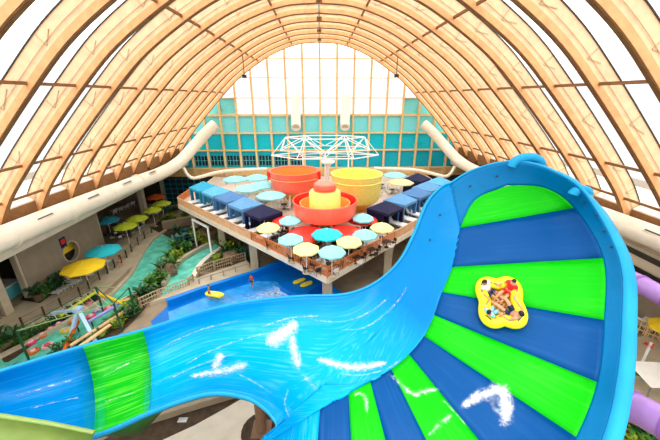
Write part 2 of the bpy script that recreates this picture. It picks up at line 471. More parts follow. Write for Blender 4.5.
# left wall with openings and a round porthole
def wall_left():
    X = -26
    segs = [(-8, 22.5), (25.0, 35.2)]
    mb = MB()
    mb.box((X, 7, 3.4), (.4, 30, 6.8))
    struct(mb.build('wall_left_near', stucco))
    # panel with the porthole
    y0, y1 = 25.0, 35.2; cy, cz, r = 30.4, 1.85, 1.0
    m = MB(); n = 32; ring = []; out = []
    for k in range(n):
        th = 2*PI*k/n; c, s = math.cos(th), math.sin(th)
        ring.append((cy+r*c, cz+r*s))
        t = min(((y1-cy)/c if c > 1e-6 else (y0-cy)/c if c < -1e-6 else 1e9), ((6.8-cz)/s if s > 1e-6 else (0-cz)/s if s < -1e-6 else 1e9))
        out.append((cy+t*c, cz+t*s))
    for xx in (X-.2, X+.2):
        for k in range(n):
            q = (k+1) % n
            m.poly([(xx,*ring[k]),(xx,*out[k]),(xx,*out[q]),(xx,*ring[q])])
    for k in range(n):
        q = (k+1) % n; m.poly([(X-.2,*ring[k]),(X+.2,*ring[k]),(X+.2,*ring[q]),(X-.2,*ring[q])])
    for (cyy, czz) in ((y0,0),(y0,6.8),(y1,0),(y1,6.8)):
        near = sorted(range(n), key=lambda k: (out[k][0]-cyy)**2+(out[k][1]-czz)**2)[:2]
        for xx in (X-.2, X+.2): m.poly([(xx,*out[near[0]]),(xx,cyy,czz),(xx,*out[near[1]])])
    m.poly([(X-.2,y0,0),(X+.2,y0,0),(X+.2,y0,6.8),(X-.2,y0,6.8)]); m.poly([(X-.2,y1,0),(X+.2,y1,0),(X+.2,y1,6.8),(X-.2,y1,6.8)])
    struct(m.build('wall_left', stucco))
    for y in (22.6, 45.2, 52):
        struct(MB().box((X, y, 3.4), (.7, .7, 6.8)).build('trim_pier', concrete_lt))
    struct(MB().box((X-.1, 24.9, 3.4), (.5, .25, 6.8)).build('trim_pier', concrete_lt))
    struct(MB().box((X-.1, 35.3, 3.4), (.5, .25, 6.8)).build('trim_pier', concrete_lt))
    # yellow panel above a dark one, close behind the porthole
    struct(MB().box((X-.55, 30.4, 2.3), (.06, 4, 1.5)).build('wall_left_alcove', canvas_yellow))
    struct(MB().box((X-.55, 30.4, .8), (.06, 4, 1.46)).build('wall_left_alcove_base', dark))
    MB_ = MB()
    for k in range(24):
        th0, th1 = 2*PI*k/24, 2*PI*(k+1)/24
        for (ra, rb) in ((.98, 1.12),):
            MB_.poly([(X+.24, cy+ra*math.cos(th0), cz+ra*math.sin(th0)),(X+.24, cy+rb*math.cos(th0), cz+rb*math.sin(th0)),(X+.24, cy+rb*math.cos(th1), cz+rb*math.sin(th1)),(X+.24, cy+ra*math.cos(th1), cz+ra*math.sin(th1))])
    struct(MB_.build('trim_porthole_ring', concrete_lt))
wall_left()
struct(MB().box((26,10,3.4),(.4,70,6.8)).build('wall_right', stucco))
# dark lattice glazing under the mezzanine, far left
lg = struct(MB().box((-22.5,51.4,2.2),(6,.1,4.4)).build('window_90', black_glass))
b = MB()
for k in range(7): b.box((-25.4+k*.97,51.3,2.2),(.06,.06,4.4))
for k in range(6): b.box((-22.5,51.3,.3+k*.8),(6,.06,.06))
b.build('glazing_bars', teal3, lg)
# small wall sign beside the porthole
sg = thing('wall_sign', 'small dark blue and red notice board above the round opening', 'sign', tuple(at_x(63,242.5,-25.78)))
MB().box((0,0,0),(.04,.75,1.05)).build('board', navy, sg); MB().box((.03,0,.1),(.02,.5,.5)).build('red_panel', red, sg)

# ================================================================== RAISED DECK
PROW = (.4, 19.9); LC = (-17.2, 37.2); RC = (17.6, 37.4)
dk = MB().prism([PROW, RC, (17.6,51.6), (-17.2,51.6), LC], DZ-.35, DZ).build('floor_deck', deck_floor); struct(dk)
fas = MB()
for a, b in ((LC, PROW), (PROW, RC), ((-17.2,51.5), LC)):
    fas.bar((*a, DZ-.2), (*b, DZ-.2), .2, .5)
struct(fas.build('trim_deck_fascia', cream))
def along(a, b, s): return (a[0]+(b[0]-a[0])*s, a[1]+(b[1]-a[1])*s)
def railing(a, b, label, m, n):
    t = thing('deck_railing', label, 'railing', (*a, DZ), 0, 'railings round the raised deck')
    L_ = Vector((b[0]-a[0], b[1]-a[1], 0)); u = L_.normalized()
    off = Vector((0,0,0))
    MB().bar((0,0,.88), L_+Vector((0,0,.88)), .09, .07).build('top_rail', m, t)
    MB().bar((0,0,.12), L_+Vector((0,0,.12)), .06, .06).build('bottom_rail', m, t)
    k = max(2, int(L_.length/1.6))
    for i in range(k+1):
        p = L_*(i/k); MB().box(p+Vector((0,0,.44)), (.09,.09,.88)).build('post', m, t)
    mb = MB(); q = int(L_.length/.17)
    for i in range(q):
        p = L_*((i+.5)/q); mb.box(p+Vector((0,0,.48)), (.06,.06,.72))
    mb.build('balusters', m, t)
    return t
def inset(p): return (p[0], p[1]+.12)
mid = along(LC, PROW, .62); midr = along(PROW, RC, .36)
def solid_rail(a, b, label):
    t = railing(a, b, label, rail_tan, 0)
    L_ = Vector((b[0]-a[0], b[1]-a[1], 0))
    k = max(2, int(L_.length/1.6))
    for i in range(k):
        p = L_*((i+.06)/k); q = L_*((i+.94)/k)
        MB().bar(p+Vector((0,0,.40)), q+Vector((0,0,.40)), .03, .46).build('infill_panel', rail_tan, t)
    return t
solid_rail(LC, mid, 'tan panelled deck railing in front of the left row of cabanas')
railing(mid, PROW, 'orange baluster railing on the left side of the deck prow', rail_orange, 0)
railing(PROW, midr, 'orange baluster railing on the right side of the deck prow', rail_orange, 0)
solid_rail(midr, RC, 'tan panelled deck railing in front of the right row of cabanas')
railing((-17.2,42.4), LC, 'orange railing closing the far left end of the deck', rail_orange, 0)

def column(x, y, h, r=.38):
    b = MB(); b.box((x,y,h/2),(r*2,r*2,h)); b.box((x,y,.15),(r*2.6,r*2.6,.3)); b.box((x,y,h-.2),(r*3,r*3,.4))
    return struct(b.build('column_deck', concrete_lt))
for x, y in ((.4,21.4),tuple(g(256,271)[:2]),tuple(g(224,247)[:2]),tuple(g(196,227)[:2]),(6.4,27.6),(12,31.2),(0,31),(-8,38),(8,38),(-14,46),(0,46),(13,46)):
    column(x, y, DZ-.35)

# ------------------------------------------------------------------ funnel bowls
def bowl_front():
    t = thing('slide_bowl', 'red funnel bowl with a yellow centre column and red cap, nearest on deck', 'slide bowl', (.35,28.2,DZ))
    MB().lathe([(2.87,3.3),(2.93,3.36),(2.98,3.3),(2.88,2.3),(2.7,1.8),(2.2,1.65)], n=40).build('outer_ring', coral, t, True)
    MB().lathe([(2.86,3.28),(2.7,2.3),(2.35,2.2)], n=40).build('ring_lining', red, t, True)
    MB().lathe([(2.3,1.9),(2.35,3.05),(2.25,3.05),(2.0,2.2),(1.4,1.9)], n=40).build('inner_funnel', orange, t, True)
    MB().lathe([(1.45,1.3),(1.45,4.0),(1.35,4.15),(0,4.2)], n=32).build('column', yellow, t, True)
    MB().lathe([(.95,4.1),(1.0,4.2),(1.0,4.75),(.9,4.85),(0,4.88)], n=28).build('cap', coral, t, True)
    MB().lathe([(1.02,4.3),(1.06,4.36),(1.02,4.42)], n=28).build('cap_band', red, t, True)
    MB().lathe([(.5,0),(.5,1.6)], n=20).build('pedestal', amber, t, True)
    for k, (a, rr, ll) in enumerate(((-113,1.4,4.1),(-65,1.4,4.1),(-170,1.1,3.5),(-10,1.1,3.5),(60,1.1,3.4),(120,1.1,3.4))):
        th = math.radians(a); c = Vector((math.cos(th)*ll, math.sin(th)*ll, 1.45)); mx = Matrix.Rotation(th, 3, 'Z')
        m = MB(); m.ball(c, (rr*1.3, rr*1.15, .28), 20, 8, mx=mx); m.tube([Vector((0,0,1.3)), c], .09, 6); 
        m.build('petal_shade', red, t, True)
        MB().tube([c, (c.x, c.y, 0)], .07, 8).build('petal_post', red, t, True)
bowl_front()
def bowl_big(x, y, name, label, m1, m2, m3, r, top, bot, sy=1):
    t = thing('slide_bowl', label, 'slide bowl', (x,y,DZ))
    MB().lathe([(r*.9,bot),(r,bot+.5),(r*1.02,top-.15),(r*1.05,top),(r*.99,top),(r*.96,top-.2)], n=44).build('bowl_wall', m1, t, True)
    MB().lathe([(r*.975,top-.05),(r*.93,bot+.5),(r*.3,bot+.1),(0,bot+.1)], n=44).build('lining', m2, t, True)
    MB().lathe([(r*.9,bot+.02),(r*.55,bot-.6),(r*.4,bot-1.2)], n=36).build('cone_base', m3, t, True)
    MB().lathe([(r*1.03,top-.8),(r*1.05,top-.74),(r*1.03,top-.68)], n=44).build('seam_band', m2, t, True)
    for k in range(6):
        th = k*PI/3+.3; MB().tube([(r*.75*math.cos(th),r*.75*math.sin(th),0),(r*.75*math.cos(th),r*.75*math.sin(th),bot+.3)], .1, 8).build('leg', white, t, True)
    if m1 is coral:
        for th in (PI*1.02, -.06): MB().box((r*1.06*math.cos(th), r*1.06*math.sin(th), top-.55), (.35,.7,.9)).build('joint_flange', red, t)
bowl_big(-3.1, 37.0, '', 'big orange funnel bowl standing at the back left of the deck', coral, orange, amber, 2.75, 4.15, 1.9)
bowl_big(4.0, 35.0, '', 'big yellow funnel bowl standing behind the red bowl', yellow, yellow, amber, 2.75, 4.2, 1.2)

# white tubular space frame
sf = thing('space_frame', 'white tubular space frame over the bowls before the teal wall', 'space frame', (.6,41.5,DZ))
def ringpts(r, z, n, a0, sy=.45): return [Vector((r*math.cos(a0+2*PI*k/n), sy*r*math.sin(a0+2*PI*k/n), z)) for k in range(n)]
top = ringpts(5.0, 7.35, 6, 0); lowr = ringpts(6.9, 5.1, 6, 0); inn = ringpts(3.4, 5.1, 6, PI/6); mid6 = ringpts(6.4, 5.9, 6, PI/6)
def barrs(name, pairs, r):
    mb = MB()
    for a, b in pairs: mb.tube([a, b], r, 6)
    return mb.build(name, white, sf, True)
barrs('top_chord', [(top[k], top[(k+1)%6]) for k in range(6)], .07)
barrs('bottom_chord', [(lowr[k], lowr[(k+1)%6]) for k in range(6)], .07)
barrs('inner_chord', [(inn[k], inn[(k+1)%6]) for k in range(6)] + [(inn[k], lowr[k]) for k in range(6)], .045)
for k in range(6):
    barrs('brace', [(top[k], lowr[k]), (top[k], inn[k]), (top[(k+1)%6], inn[k]), (top[k], mid6[k]), (top[(k+1)%6], mid6[k])], .055)
barrs('waist_chord', [(mid6[k], mid6[(k+1)%6]) for k in range(6)], .05)
for k in (1, 2, 4, 5): MB().tube([inn[k], (inn[k].x, inn[k].y, 0)], .1, 8).build('mast', white, sf, True)
MB().lathe([(.9,4.6),(.9,4.4),(.5,4.2),(.16,3.6),(.16,0)], (.3,-1.2,0), 16).build('spray_head', white, sf, True)

# ------------------------------------------------------------------ parasols
def make_parasol(m, r=1.35, h=2.4):
    t = thing('parasol', '', 'parasol', (0,0,-50))
    n = 8; mb = MB(); k0 = [Vector((0,0,h+.42))]
    rr = [(.55,.30),(1,.0),(1.0,-.14)]
    G = []
    for (f_, dz) in rr: G.append([Vector((r*f_*math.cos(2*PI*(k+.5)/n), r*f_*math.sin(2*PI*(k+.5)/n), h+dz*.9)) for k in range(n)])
    for k in range(n):
        q = (k+1)%n; mb.poly([k0[0], G[0][k], G[0][q]])
        for a in range(2): mb.poly([G[a][k], G[a+1][k], G[a+1][q], G[a][q]])
    mb.build('canopy', m, t)
    MB().tube([(0,0,0),(0,0,h+.5)], .035, 8).build('pole', white, t, True)
    MB().lathe([(.32,0),(.32,.06),(.08,.12),(.05,.2)], n=14).build('base', concrete_lt, t, True)
    for k in range(n):
        MB().tube([(0,0,h-.05),G[1][k]*.98+Vector((0,0,.02*0))], .012, 4).build('rib', white, t)
    return t
protoP = {}
def parasol(px, py, m, label, z, r=1.35, h=2.4, group='parasols on the raised deck', pos=None):
    key = (m.name, r, h)
    if key not in protoP: protoP[key] = make_parasol(m, r, h)
    p = pos or at_z(px, py, z+h+.15)
    return place(protoP[key], USED, 'parasol', label, (p[0], p[1], z), random.random()*.7, 1, group), p
# ------------------------------------------------------------------ tables and chairs
def make_table():
    t = thing('cafe_table', '', 'table', (0,0,-50))
    MB().lathe([(0,.74),(.45,.74),(.45,.70),(0,.70)], n=16).build('tabletop', darkmetal, t)
    MB().tube([(0,0,.02),(0,0,.7)], .04, 8).build('pedestal', darkmetal, t); MB().lathe([(.26,0),(.26,.04),(0,.06)], n=12).build('foot', darkmetal, t)
    return t
def make_chair(m, fm):
    t = thing('cafe_chair', '', 'chair', (0,0,-50))
    MB().box((0,0,.45),(.44,.44,.04)).build('seat', m, t)
    MB().quadbox([(-.22,.2,.55),(.22,.2,.55),(.22,.23,.55),(-.22,.23,.55),(-.22,.27,.88),(.22,.27,.88),(.22,.3,.88),(-.22,.3,.88)]).build('backrest', m, t)
    for x in (-.19,.19):
        for y in (-.19,.2): MB().bar((x,y,0),(x,y,.45 if y < 0 else .6),.035).build('leg', fm, t)
    return t
tabP = make_table(); chD = make_chair(dark, darkmetal); chW = make_chair(white, steel)
side = ['front','right','back','left']
def dining(x, y, z, where, n=4, cp=None, rot=.4, sc_d=.82):
    place(tabP, USED, 'cafe_table', f'small round dark table {where}', (x,y,z), 0, sc_d, 'round café tables')
    for k in range(n):
        a = rot + k*2*PI/n
        px, py = x+.8*sc_d*math.sin(a), y-.8*sc_d*math.cos(a)
        place(cp or (chD if (k+len(where)) % 3 else chW), USED, 'cafe_chair', f'café chair at the {side[k%4]} of the table {where}', (px,py,z), a+PI, sc_d, 'café chairs round the tables')
A_, L_, T_, P_ = canvas_aqua, canvas_lemon, canvas_teal, canvas_peach
deckp = [
 (290,221,A_,'aqua parasol left of the red bowl petals'), (290.5,239.5,A_,'aqua parasol behind the left pale yellow front parasol'),
 (268,228,L_,'pale yellow parasol beside the navy cabana on the left'), (306,249,L_,'pale yellow parasol second from the prow on the left rail'),
 (327,234.5,T_,'deep teal parasol in the middle of the prow between the red petals'), (332,252,A_,'pale aqua parasol nearest the tip of the prow'),
 (349,242,L_,'pale yellow parasol right of the prow tip'), (365,235,A_,'pale aqua parasol along the right prow railing'),
 (363,218.6,A_,'aqua parasol right of the red bowl by the navy cabana'), (382,228,L_,'pale yellow parasol at the start of the right cabanas'),
 (235,178,A_,'flat aqua parasol far back at the left by the branch pipe'), (257,176.5,A_,'flat aqua parasol far back under the dark windows'),
 (248,187,A_,'aqua parasol behind the left row of cabanas'), (271,194,A_,'aqua parasol beneath the orange bowl'),
 (395,174,A_,'aqua parasol far back at the right by the branch pipe'), (401,181,P_,'peach parasol far back behind the right cabanas'),
 (262,184,A_,'aqua parasol just left of the orange bowl wall')]
short = ['by the left petals','behind the left lemon parasol','by the left navy cabana','second from the prow on the left','under the teal parasol','at the prow tip','right of the prow tip','on the right prow rail','by the right navy cabana','at the start of the right cabanas']
for i, (px, py, m, lab) in enumerate(deckp):
    o, p = parasol(px, py-2 if i < 10 else py, m, lab, DZ, (1.25 if m is T_ else 1.0) if i < 10 else 1.6, 1.95 if i < 10 else 2.2)
    if i < 10:
        dining(p[0]+.55 if i != 5 else p[0], p[1]+.25 if i != 5 else p[1]+.7, DZ, short[i], 4)
extra_tabs = [(296,246,'by the left prow rail'),(312,256,'at the left of the prow tip'),(345,252,'at the right of the prow tip'),(360,244,'midway along the right prow rail'),(335,244,'in the middle of the prow'),(256,186,'beside the far aqua parasols'),(266,183,'under the orange bowl rim'),(392,190,'behind the right cabanas'),(313,241,'between the front parasols'),(318,225,'in the shade of the red petals'),(280,232,'between lemon and aqua parasols'),
 (372,226,'by the right prow railing'),(352,232,'behind the lemon parasol on the right'),(300,232,'beside the left red petal'),(376,192,'right of the yellow bowl'),(382,185,'behind the yellow bowl'),(284,205,'left of the red bowl'),(262,198,'behind the left navy cabana'),(275,186,'left of the orange bowl')]
for px, py, wh in extra_tabs:
    p = at_z(px, py, DZ+.5); dining(p[0], p[1], DZ, wh, 4, chW if py < 215 else None, .9)

# ------------------------------------------------------------------ cabanas
cabm = [mat('cabana_teal',(.03,.34,.52),.75,.08,5), mat('cabana_sky',(.12,.42,.66),.75,.08,5), mat('cabana_slate',(.09,.22,.44),.75,.08,5), mat('cabana_steel',(.13,.32,.56),.75,.08,5), mat('cabana_navy',(.012,.014,.06),.75,.1,5)]
def make_cabana(m, s=2.55, h=2.05):
    t = thing('cabana', '', 'cabana', (0,0,-50)); hs = s/2
    MB().poly([(-hs,-hs,h),(hs,-hs,h),(0,0,h+.75)]).poly([(hs,-hs,h),(hs,hs,h),(0,0,h+.75)]).poly([(hs,hs,h),(-hs,hs,h),(0,0,h+.75)]).poly([(-hs,hs,h),(-hs,-hs,h),(0,0,h+.75)]).build('roof', m, t)
    v = MB()
    for a, b in (((-hs,-hs),(hs,-hs)),((hs,-hs),(hs,hs)),((hs,hs),(-hs,hs)),((-hs,hs),(-hs,-hs))):
        v.poly([(*a,h),(*b,h),(*b,h-.28),(*a,h-.28)])
    v.build('valance', m, t)
    for x in (-hs+.05,hs-.05):
        for y in (-hs+.05,hs-.05): MB().box((x,y,h/2),(.08,.08,h)).build('post', m, t)
    def cur(a, b, name='curtain'):
        mb = MB(); n = 24; row = []
        for k in range(n+1):
            f = k/n; p = Vector((a[0]+(b[0]-a[0])*f, a[1]+(b[1]-a[1])*f, 0)); d = Vector((b[1]-a[1], a[0]-b[0], 0)).normalized(); row.append(p+d*.05*math.sin(k*PI/1.5))
        mb.grid([[p+Vector((0,0,.05)) for p in row],[p+Vector((0,0,h-.1)) for p in row]]); mb.build(name, m, t)
    e = hs-.08
    cur((-e,e),(e,e)); cur((e,-e*.6),(e,e)); cur((-e,-e*.6),(-e,e))     # back and part of both sides; open to the front (-y)
    cur((-e,-e),(-e,-e*.75)); cur((e,-e),(e,-e*.75))
    MB().box((0,e*.5,.3),(s*.8,.7,.5)).build('day_bed', dark, t)
    return t
def make_lounger():
    t = thing('sun_lounger', '', 'lounger', (0,0,-50))
    MB().box((0,-.15,.33),(.6,1.35,.06)).build('seat_pad', white, t)
    MB().quadbox([(-.3,.5,.31),(.3,.5,.31),(.3,.53,.37),(-.3,.53,.37),(-.3,.95,.85),(.3,.95,.85),(.3,.9,.9),(-.3,.9,.9)]).build('backrest', white, t)
    for x in (-.27,.27):
        for y in (-.7,.45): MB().box((x,y,.15),(.05,.05,.3)).build('leg', white, t)
    MB().box((0,.0,.28),(.62,1.1,.04)).build('frame', steel, t)
    return t
lpro = make_lounger()
cabP = [make_cabana(m) for m in cabm]
nm = ['teal-blue','sky-blue','slate-blue','steel-blue','navy']
pos = ['farthest from the viewer','second from the far end','middle one','second from the near end','nearest the prow']
for k, (px, py, m) in enumerate([(204,186,0),(217,190.5,1),(231,196,2),(245.5,202.5,3),(263,210.5,4)]):
    p = at_z(px, py, DZ+2.2)
    place(cabP[m], USED, 'cabana', f'{nm[m]} square cabana in the left row, {pos[k]}', (p.x, p.y, DZ), -.0 - PI/4, 1, 'cabanas along the deck edges')
for k, (px, py, m) in enumerate([(439,181,1),(427,186,3),(416,192,2),(400.5,198.5,3),(385.5,206.5,4)]):
    p = at_z(px, py, DZ+2.2)
    place(cabP[m], USED, 'cabana', f'{nm[m]} square cabana in the right row, {pos[k]}', (p.x, p.y, DZ), PI/4, 1, 'cabanas along the deck edges')
p = at_z(421, 179, DZ+2.6); place(cabP[4], USED, 'cabana', 'dark navy cabana behind the right row near the branch pipe', (p.x+.3, p.y+2.5, DZ), PI/4, 1, 'cabanas along the deck edges')
un = Vector((-1,-1,0)).normalized(); 
for k in range(9):
    s = .075+k*.073
    q = along(LC, PROW, s); c = Vector((q[0]+.95, q[1]+1.0, DZ))
    place(lpro, USED, 'sun_lounger', f'white sun lounger on the deck before the left cabanas, {ORD[k]} from the far end', c, -PI/4, 1.5, 'white loungers before the cabanas')
for k in range(7):
    s = .92-k*.075
    q = along(PROW, RC, s); c = Vector((q[0]-.95, q[1]+1.0, DZ))
    place(lpro, USED, 'sun_lounger', f'white sun lounger on the deck before the right cabanas, {ORD[k]} from the far end', c, PI/4, 1.5, 'white loungers before the cabanas')

# ================================================================== BIG WATER SLIDE
# control points of the fibreglass surface: (pixel x, pixel y, height z relative to the eye or distance d) used to find its 3-D position
def Z(x, y, z): return (x, y, math.log((z)/ray(x, y).z))
def D(x, y, d): return (x, y, math.log(d))
lipz = [(-170,424,-9.9),(-70,393,-9.9),(0,372,-9.9),(83,347,-9.9),(143,331,-9.9),(200,313,-9.9),(250,302,-9.9),(300,297,-9.9),(345,295,-9.8)]
lipd = [(375,284,17.2),(400,262,17),(415,235,17),(430,200,17),(450,184,16.8),(470,172,16.5),(495,164,16),(520,162,15.5),(550,170,14.8),(580,190,14),(603,217,13.4),(619,258,12.6),(622,320,11.7),(616,385,10.6),(601,442,9.8),(565,515,8.7),(495,580,7.9),(430,612,7.4),(305,640,7.0)]
nearz = [(-170,502,-10),(-70,474,-10),(0,457,-10),(93,434,-10),(148,411,-10),(190,396,-10),(218,391,-10),(245,395,-10.05),(268,409,-10.1),(277,424,-10.1),(259,441,-10.1),(225,490,-10.1),(205,550,-10.1)]
ctrl = [Z(*p) for p in lipz+nearz] + [D(*p) for p in lipd]
ctrl += [Z(*p) for p in [(-160,472,-11.4),(-60,440,-11.4),(30,415,-11.4),(100,396,-11.4),(165,380,-11.4),(235,362,-11.5),(290,362,-11.5),(320,400,-11.6),(300,440,-11.7),(290,500,-11.8),
   (-165,438,-10.8),(-60,405,-10.8),(0,384,-10.8),(90,360,-10.8),(150,345,-10.8),(205,328,-10.8),(245,318,-10.8),(300,313,-10.7),(345,312,-10.6)]]
ctrl += [D(*p) for p in [(418,262,16.6),(436,232,16.6),(452,210,16.5),(460,228,16.2),(452,267,15.4),(442,292,14.7),(434,315,14.5),(409,354,14.1),(370,380,13.4),(321,387,13.9),
   (400,300,16.2),(372,335,15.9),(340,345,15.5),(385,345,15.0),
   (503,187,16.1),(545,188,15.5),(572,207,14.9),(603,258,13.2),(604,320,12.2),(597,382,11.2),(576,437,10.3),(535,509,9.4),(478,545,8.8),(420,575,8.5),(310,600,8.2),
   (500,305,13.9),(475,205,16.3),(500,240,15.2),(540,240,14.7),(545,290,13.5),(530,350,12.5),(470,350,13.3),(470,430,11.5),(400,430,11.8),(350,440,12.0),(330,500,10.8),(560,330,12.6)]]
cp = np.array(ctrl); XY = cp[:, :2]/100.0
def kern(r2): return np.where(r2 > 1e-12, .5*r2*np.log(np.maximum(r2, 1e-12)), 0)
n_ = len(cp); K = kern(((XY[:,None]-XY[None])**2).sum(-1)) + np.eye(n_)*.012
Pm = np.hstack([np.ones((n_,1)), XY]); A_m = np.zeros((n_+3,n_+3)); A_m[:n_,:n_] = K; A_m[:n_,n_:] = Pm; A_m[n_:,:n_] = Pm.T
sol = np.linalg.solve(A_m, np.concatenate([cp[:,2], np.zeros(3)]))
def depth(x, y):
    q = np.array([x, y])/100.0
    return math.exp(float(kern(((XY-q)**2).sum(-1)) @ sol[:n_] + sol[n_] + sol[n_+1:] @ q))
def S3(x, y, lift=0):
    d = depth(x, y); p = at_d(x, y, d)
    if lift:
        e = 2.0
        a = at_d(x+e, y, depth(x+e, y))-p; b = at_d(x, y+e, depth(x, y+e))-p
        nn = b.cross(a).normalized()
        if nn.dot(CAM-p) < 0: nn = -nn
        p = p + nn*lift
    return p
def snormal(x, y):
    p = S3(x, y); e = 3.0; a = S3(x+e, y)-p; b = S3(x, y+e)-p; nn = b.cross(a).normalized()
    return nn if nn.dot(CAM-p) > 0 else -nn

slide = thing('water_slide', 'huge blue and green bowl water slide sweeping across the hall', 'water slide', tuple(at_z(300,400,0)))
SL = Vector(slide.location)
def surf(G, name, m, U=None, thick=.07, parent=slide):
    """grid of 3-D points -> smooth sheet with UVs (u along the flow, v across) and a thickness away from the viewer"""
    a, b = len(G), len(G[0]); vs = [tuple(p-SL) for r in G for p in r]
    fs = [(i*b+j, i*b+j+1, (i+1)*b+j+1, (i+1)*b+j) for i in range(a-1) for j in range(b-1)]
    me = bpy.data.meshes.new(name); me.from_pydata(vs, [], fs)
    bm = bmesh.new(); bm.from_mesh(me); bm.faces.ensure_lookup_table(); bm.normal_update()
    c = sum((f.normal.dot(CAM-SL-f.calc_center_median())) for f in bm.faces)
    if c < 0: bmesh.ops.reverse_faces(bm, faces=bm.faces)
    ul = bm.loops.layers.uv.new('UVMap')
    for f in bm.faces:
        for l in f.loops:
            i, j = divmod(l.vert.index, b); l[ul].uv = U[i][j] if U else (i/max(1,a-1)*2, j/(b-1))
    for f in bm.faces: f.smooth = True
    bm.to_mesh(me); bm.free()
    me.materials.append(m); o = bpy.data.objects.new(name, me); C.objects.link(o); o.parent = parent
    if thick:
        md = o.modifiers.new('thickness', 'SOLIDIFY'); md.thickness = thick; md.offset = -1
    return o

# --- channel / trough (stations: near rim, middle, far rim)
ST = [((-170,502),(-170,462),(-170,424)),((-70,474),(-70,432),(-70,393)),((0,457),(0,415),(0,372)),((93,434),(94,390),(83,347)),((148,411),(151,371),(143,331)),((190,396),(205,349),(200,313)),
 ((218,391),(245,345),(250,302)),((245,395),(300,350),(300,297)),((258,401),(330,350),(345,295)),((268,409),(352,332),(375,284)),((273,415),(372,315),(400,262)),
 ((276,419),(385,305),(415,235)),((277,423),(393,298),(430,200)),((277,425),(397,295),(450,184)),((277,427),(398,300),(456,206)),((277,428),(398,308),(460,228)),
 ((277,429),None,(452,267)),((277,430),None,(442,292)),((276,431),None,(434,315)),((275,433),None,(424,336)),((274,435),None,(409,354)),((272,437),None,(391,369)),
 ((269,439),None,(370,380)),((265,440),None,(348,385)),((259,442),None,(321,387)),((250,450),None,(320,410)),((240,464),None,(318,440)),((225,490),None,(314,510)),((205,550),None,(310,600))]
ST = [(a, m or ((a[0]+c[0])/2, (a[1]+c[1])/2), c) for a, m, c in ST]
NS = 5
sa = crom([s[0] for s in ST], NS); sm = crom([s[1] for s in ST], NS); sc_ = crom([s[2] for s in ST], NS)
NV = 36
def trough_row(i):
    a, m, c = sa[i], sm[i], sc_[i]; q = 2*m-.5*(a+c); out = []
    for k in range(NV+1):
        t = k/NV; p = (1-t)**2*a+2*t*(1-t)*q+t*t*c; out.append(S3(p[0], p[1]))
    return out
rowsT = [trough_row(i) for i in range(len(sa))]
def tpart(i0, i1, name, m):
    U = [[(i/NS*.55, k/NV*1.6) for k in range(NV+1)] for i in range(i0, i1+1)]
    return surf(rowsT[i0:i1+1], name, m, U)
tpart(0, 3*NS, 'channel_panel', slide_left)['label'] = 'deep blue channel section at the lower end'
tpart(3*NS, 4*NS, 'channel_panel', slide_chgreen)['label'] = 'green channel section'
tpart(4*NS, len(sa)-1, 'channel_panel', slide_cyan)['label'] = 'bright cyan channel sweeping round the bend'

# --- striped wall
WIN = [(503,187),(475,200),(460,228),(452,267),(442,292),(434,315),(424,336),(409,354),(391,369),(370,380),(348,385),(321,387)]
WOUT = [(512,185.5),(545,188),(574,208),(603,258),(604,320),(597,382),(576,437),(535,509),(478,545),(420,575),(360,595),(310,600)]
NW = 6; wi = crom(WIN, NW); wo = crom(WOUT, NW); NR = 30
# inner border follows the trough border exactly
rowsW = [[S3(*(wi[i]+(wo[i]-wi[i])*k/NR)) for k in range(NR+1)] for i in range(len(wi))]
cols = [slide_green, slide_green, slide_blue, slide_green, slide_blue, slide_green, slide_blue, slide_green, slide_blue, slide_green, slide_blue]
def wpart(a, b, m, lab):
    U = [[(k/NR*1.5, i/NW*.5) for k in range(NR+1)] for i in range(a*NW, b*NW+1)]
    surf(rowsW[a*NW:b*NW+1], 'stripe_panel', m, U)['label'] = lab
wpart(0, 2, slide_green, 'green top panel of the striped wall')
for a in range(2, 11):
    wpart(a, a+1, cols[a], ('green' if cols[a] is slide_green else 'blue')+' wedge panel of the striped wall')

# --- steep rim wall between the striped wall and the lip
LIN = [(460,228),(475,200),(503,187),(512,185.5),(545,188),(574,208),(603,258),(604,320),(597,382),(576,437),(535,509),(478,545),(420,575),(310,600)]
LOUT = [(450,184),(470,172),(495,164),(520,162),(550,170),(585,194),(619,258),(622,320),(616,385),(601,442),(565,515),(495,580),(430,612),(305,640)]
li = crom(LIN, 6); lo = crom(LOUT, 6)
rowsL = [[S3(*(li[i]+(lo[i]-li[i])*k/8)) for k in range(9)] for i in range(len(li))]
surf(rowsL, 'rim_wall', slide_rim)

# --- folded lip flange running along the whole far edge, and the near edge
def flange(pts, w, drop, centre, name, m):
    G = []; n = len(pts)
    for i, p in enumerate(pts):
        t = (pts[min(i+1,n-1)]-pts[max(i-1,0)]); t.z *= .3; t.normalize()
        o = t.cross(Vector((0,0,1))).normalized()
        if o.dot(p-centre) < 0: o = -o
        ww = w[i] if isinstance(w, list) else w
        G.append([p, p+o*ww*.5+Vector((0,0,.03)), p+o*ww+Vector((0,0,.0)), p+o*ww+Vector((0,0,-drop*.5)), p+o*ww*.9+Vector((0,0,-drop))])
    return surf(G, name, m, None, .03)
cen = S3(330, 400)
farp = [r[-1] for r in rowsT[:13*NS+1]]
allp = farp + [r[-1] for r in rowsL[1:]]
wd = [.16+.0*i for i in range(len(farp))] + [min(.4, .16+.009*i) for i in range(len(rowsL)-1)]
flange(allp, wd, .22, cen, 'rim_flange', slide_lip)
nearp = [r[0] for r in rowsT]
ncen = S3(250, 330)
G = []
for i, p in enumerate(nearp):
    q = rowsT[i][3]; o = (p-q); o.z = 0; o.normalize()
    G.append([p, p+o*.05+Vector((0,0,.02)), p+o*.09, p+o*.09+Vector((0,0,-.1)), p+o*.06+Vector((0,0,-.2))])
surf(G, 'inner_flange', slide_lip, None, .03)

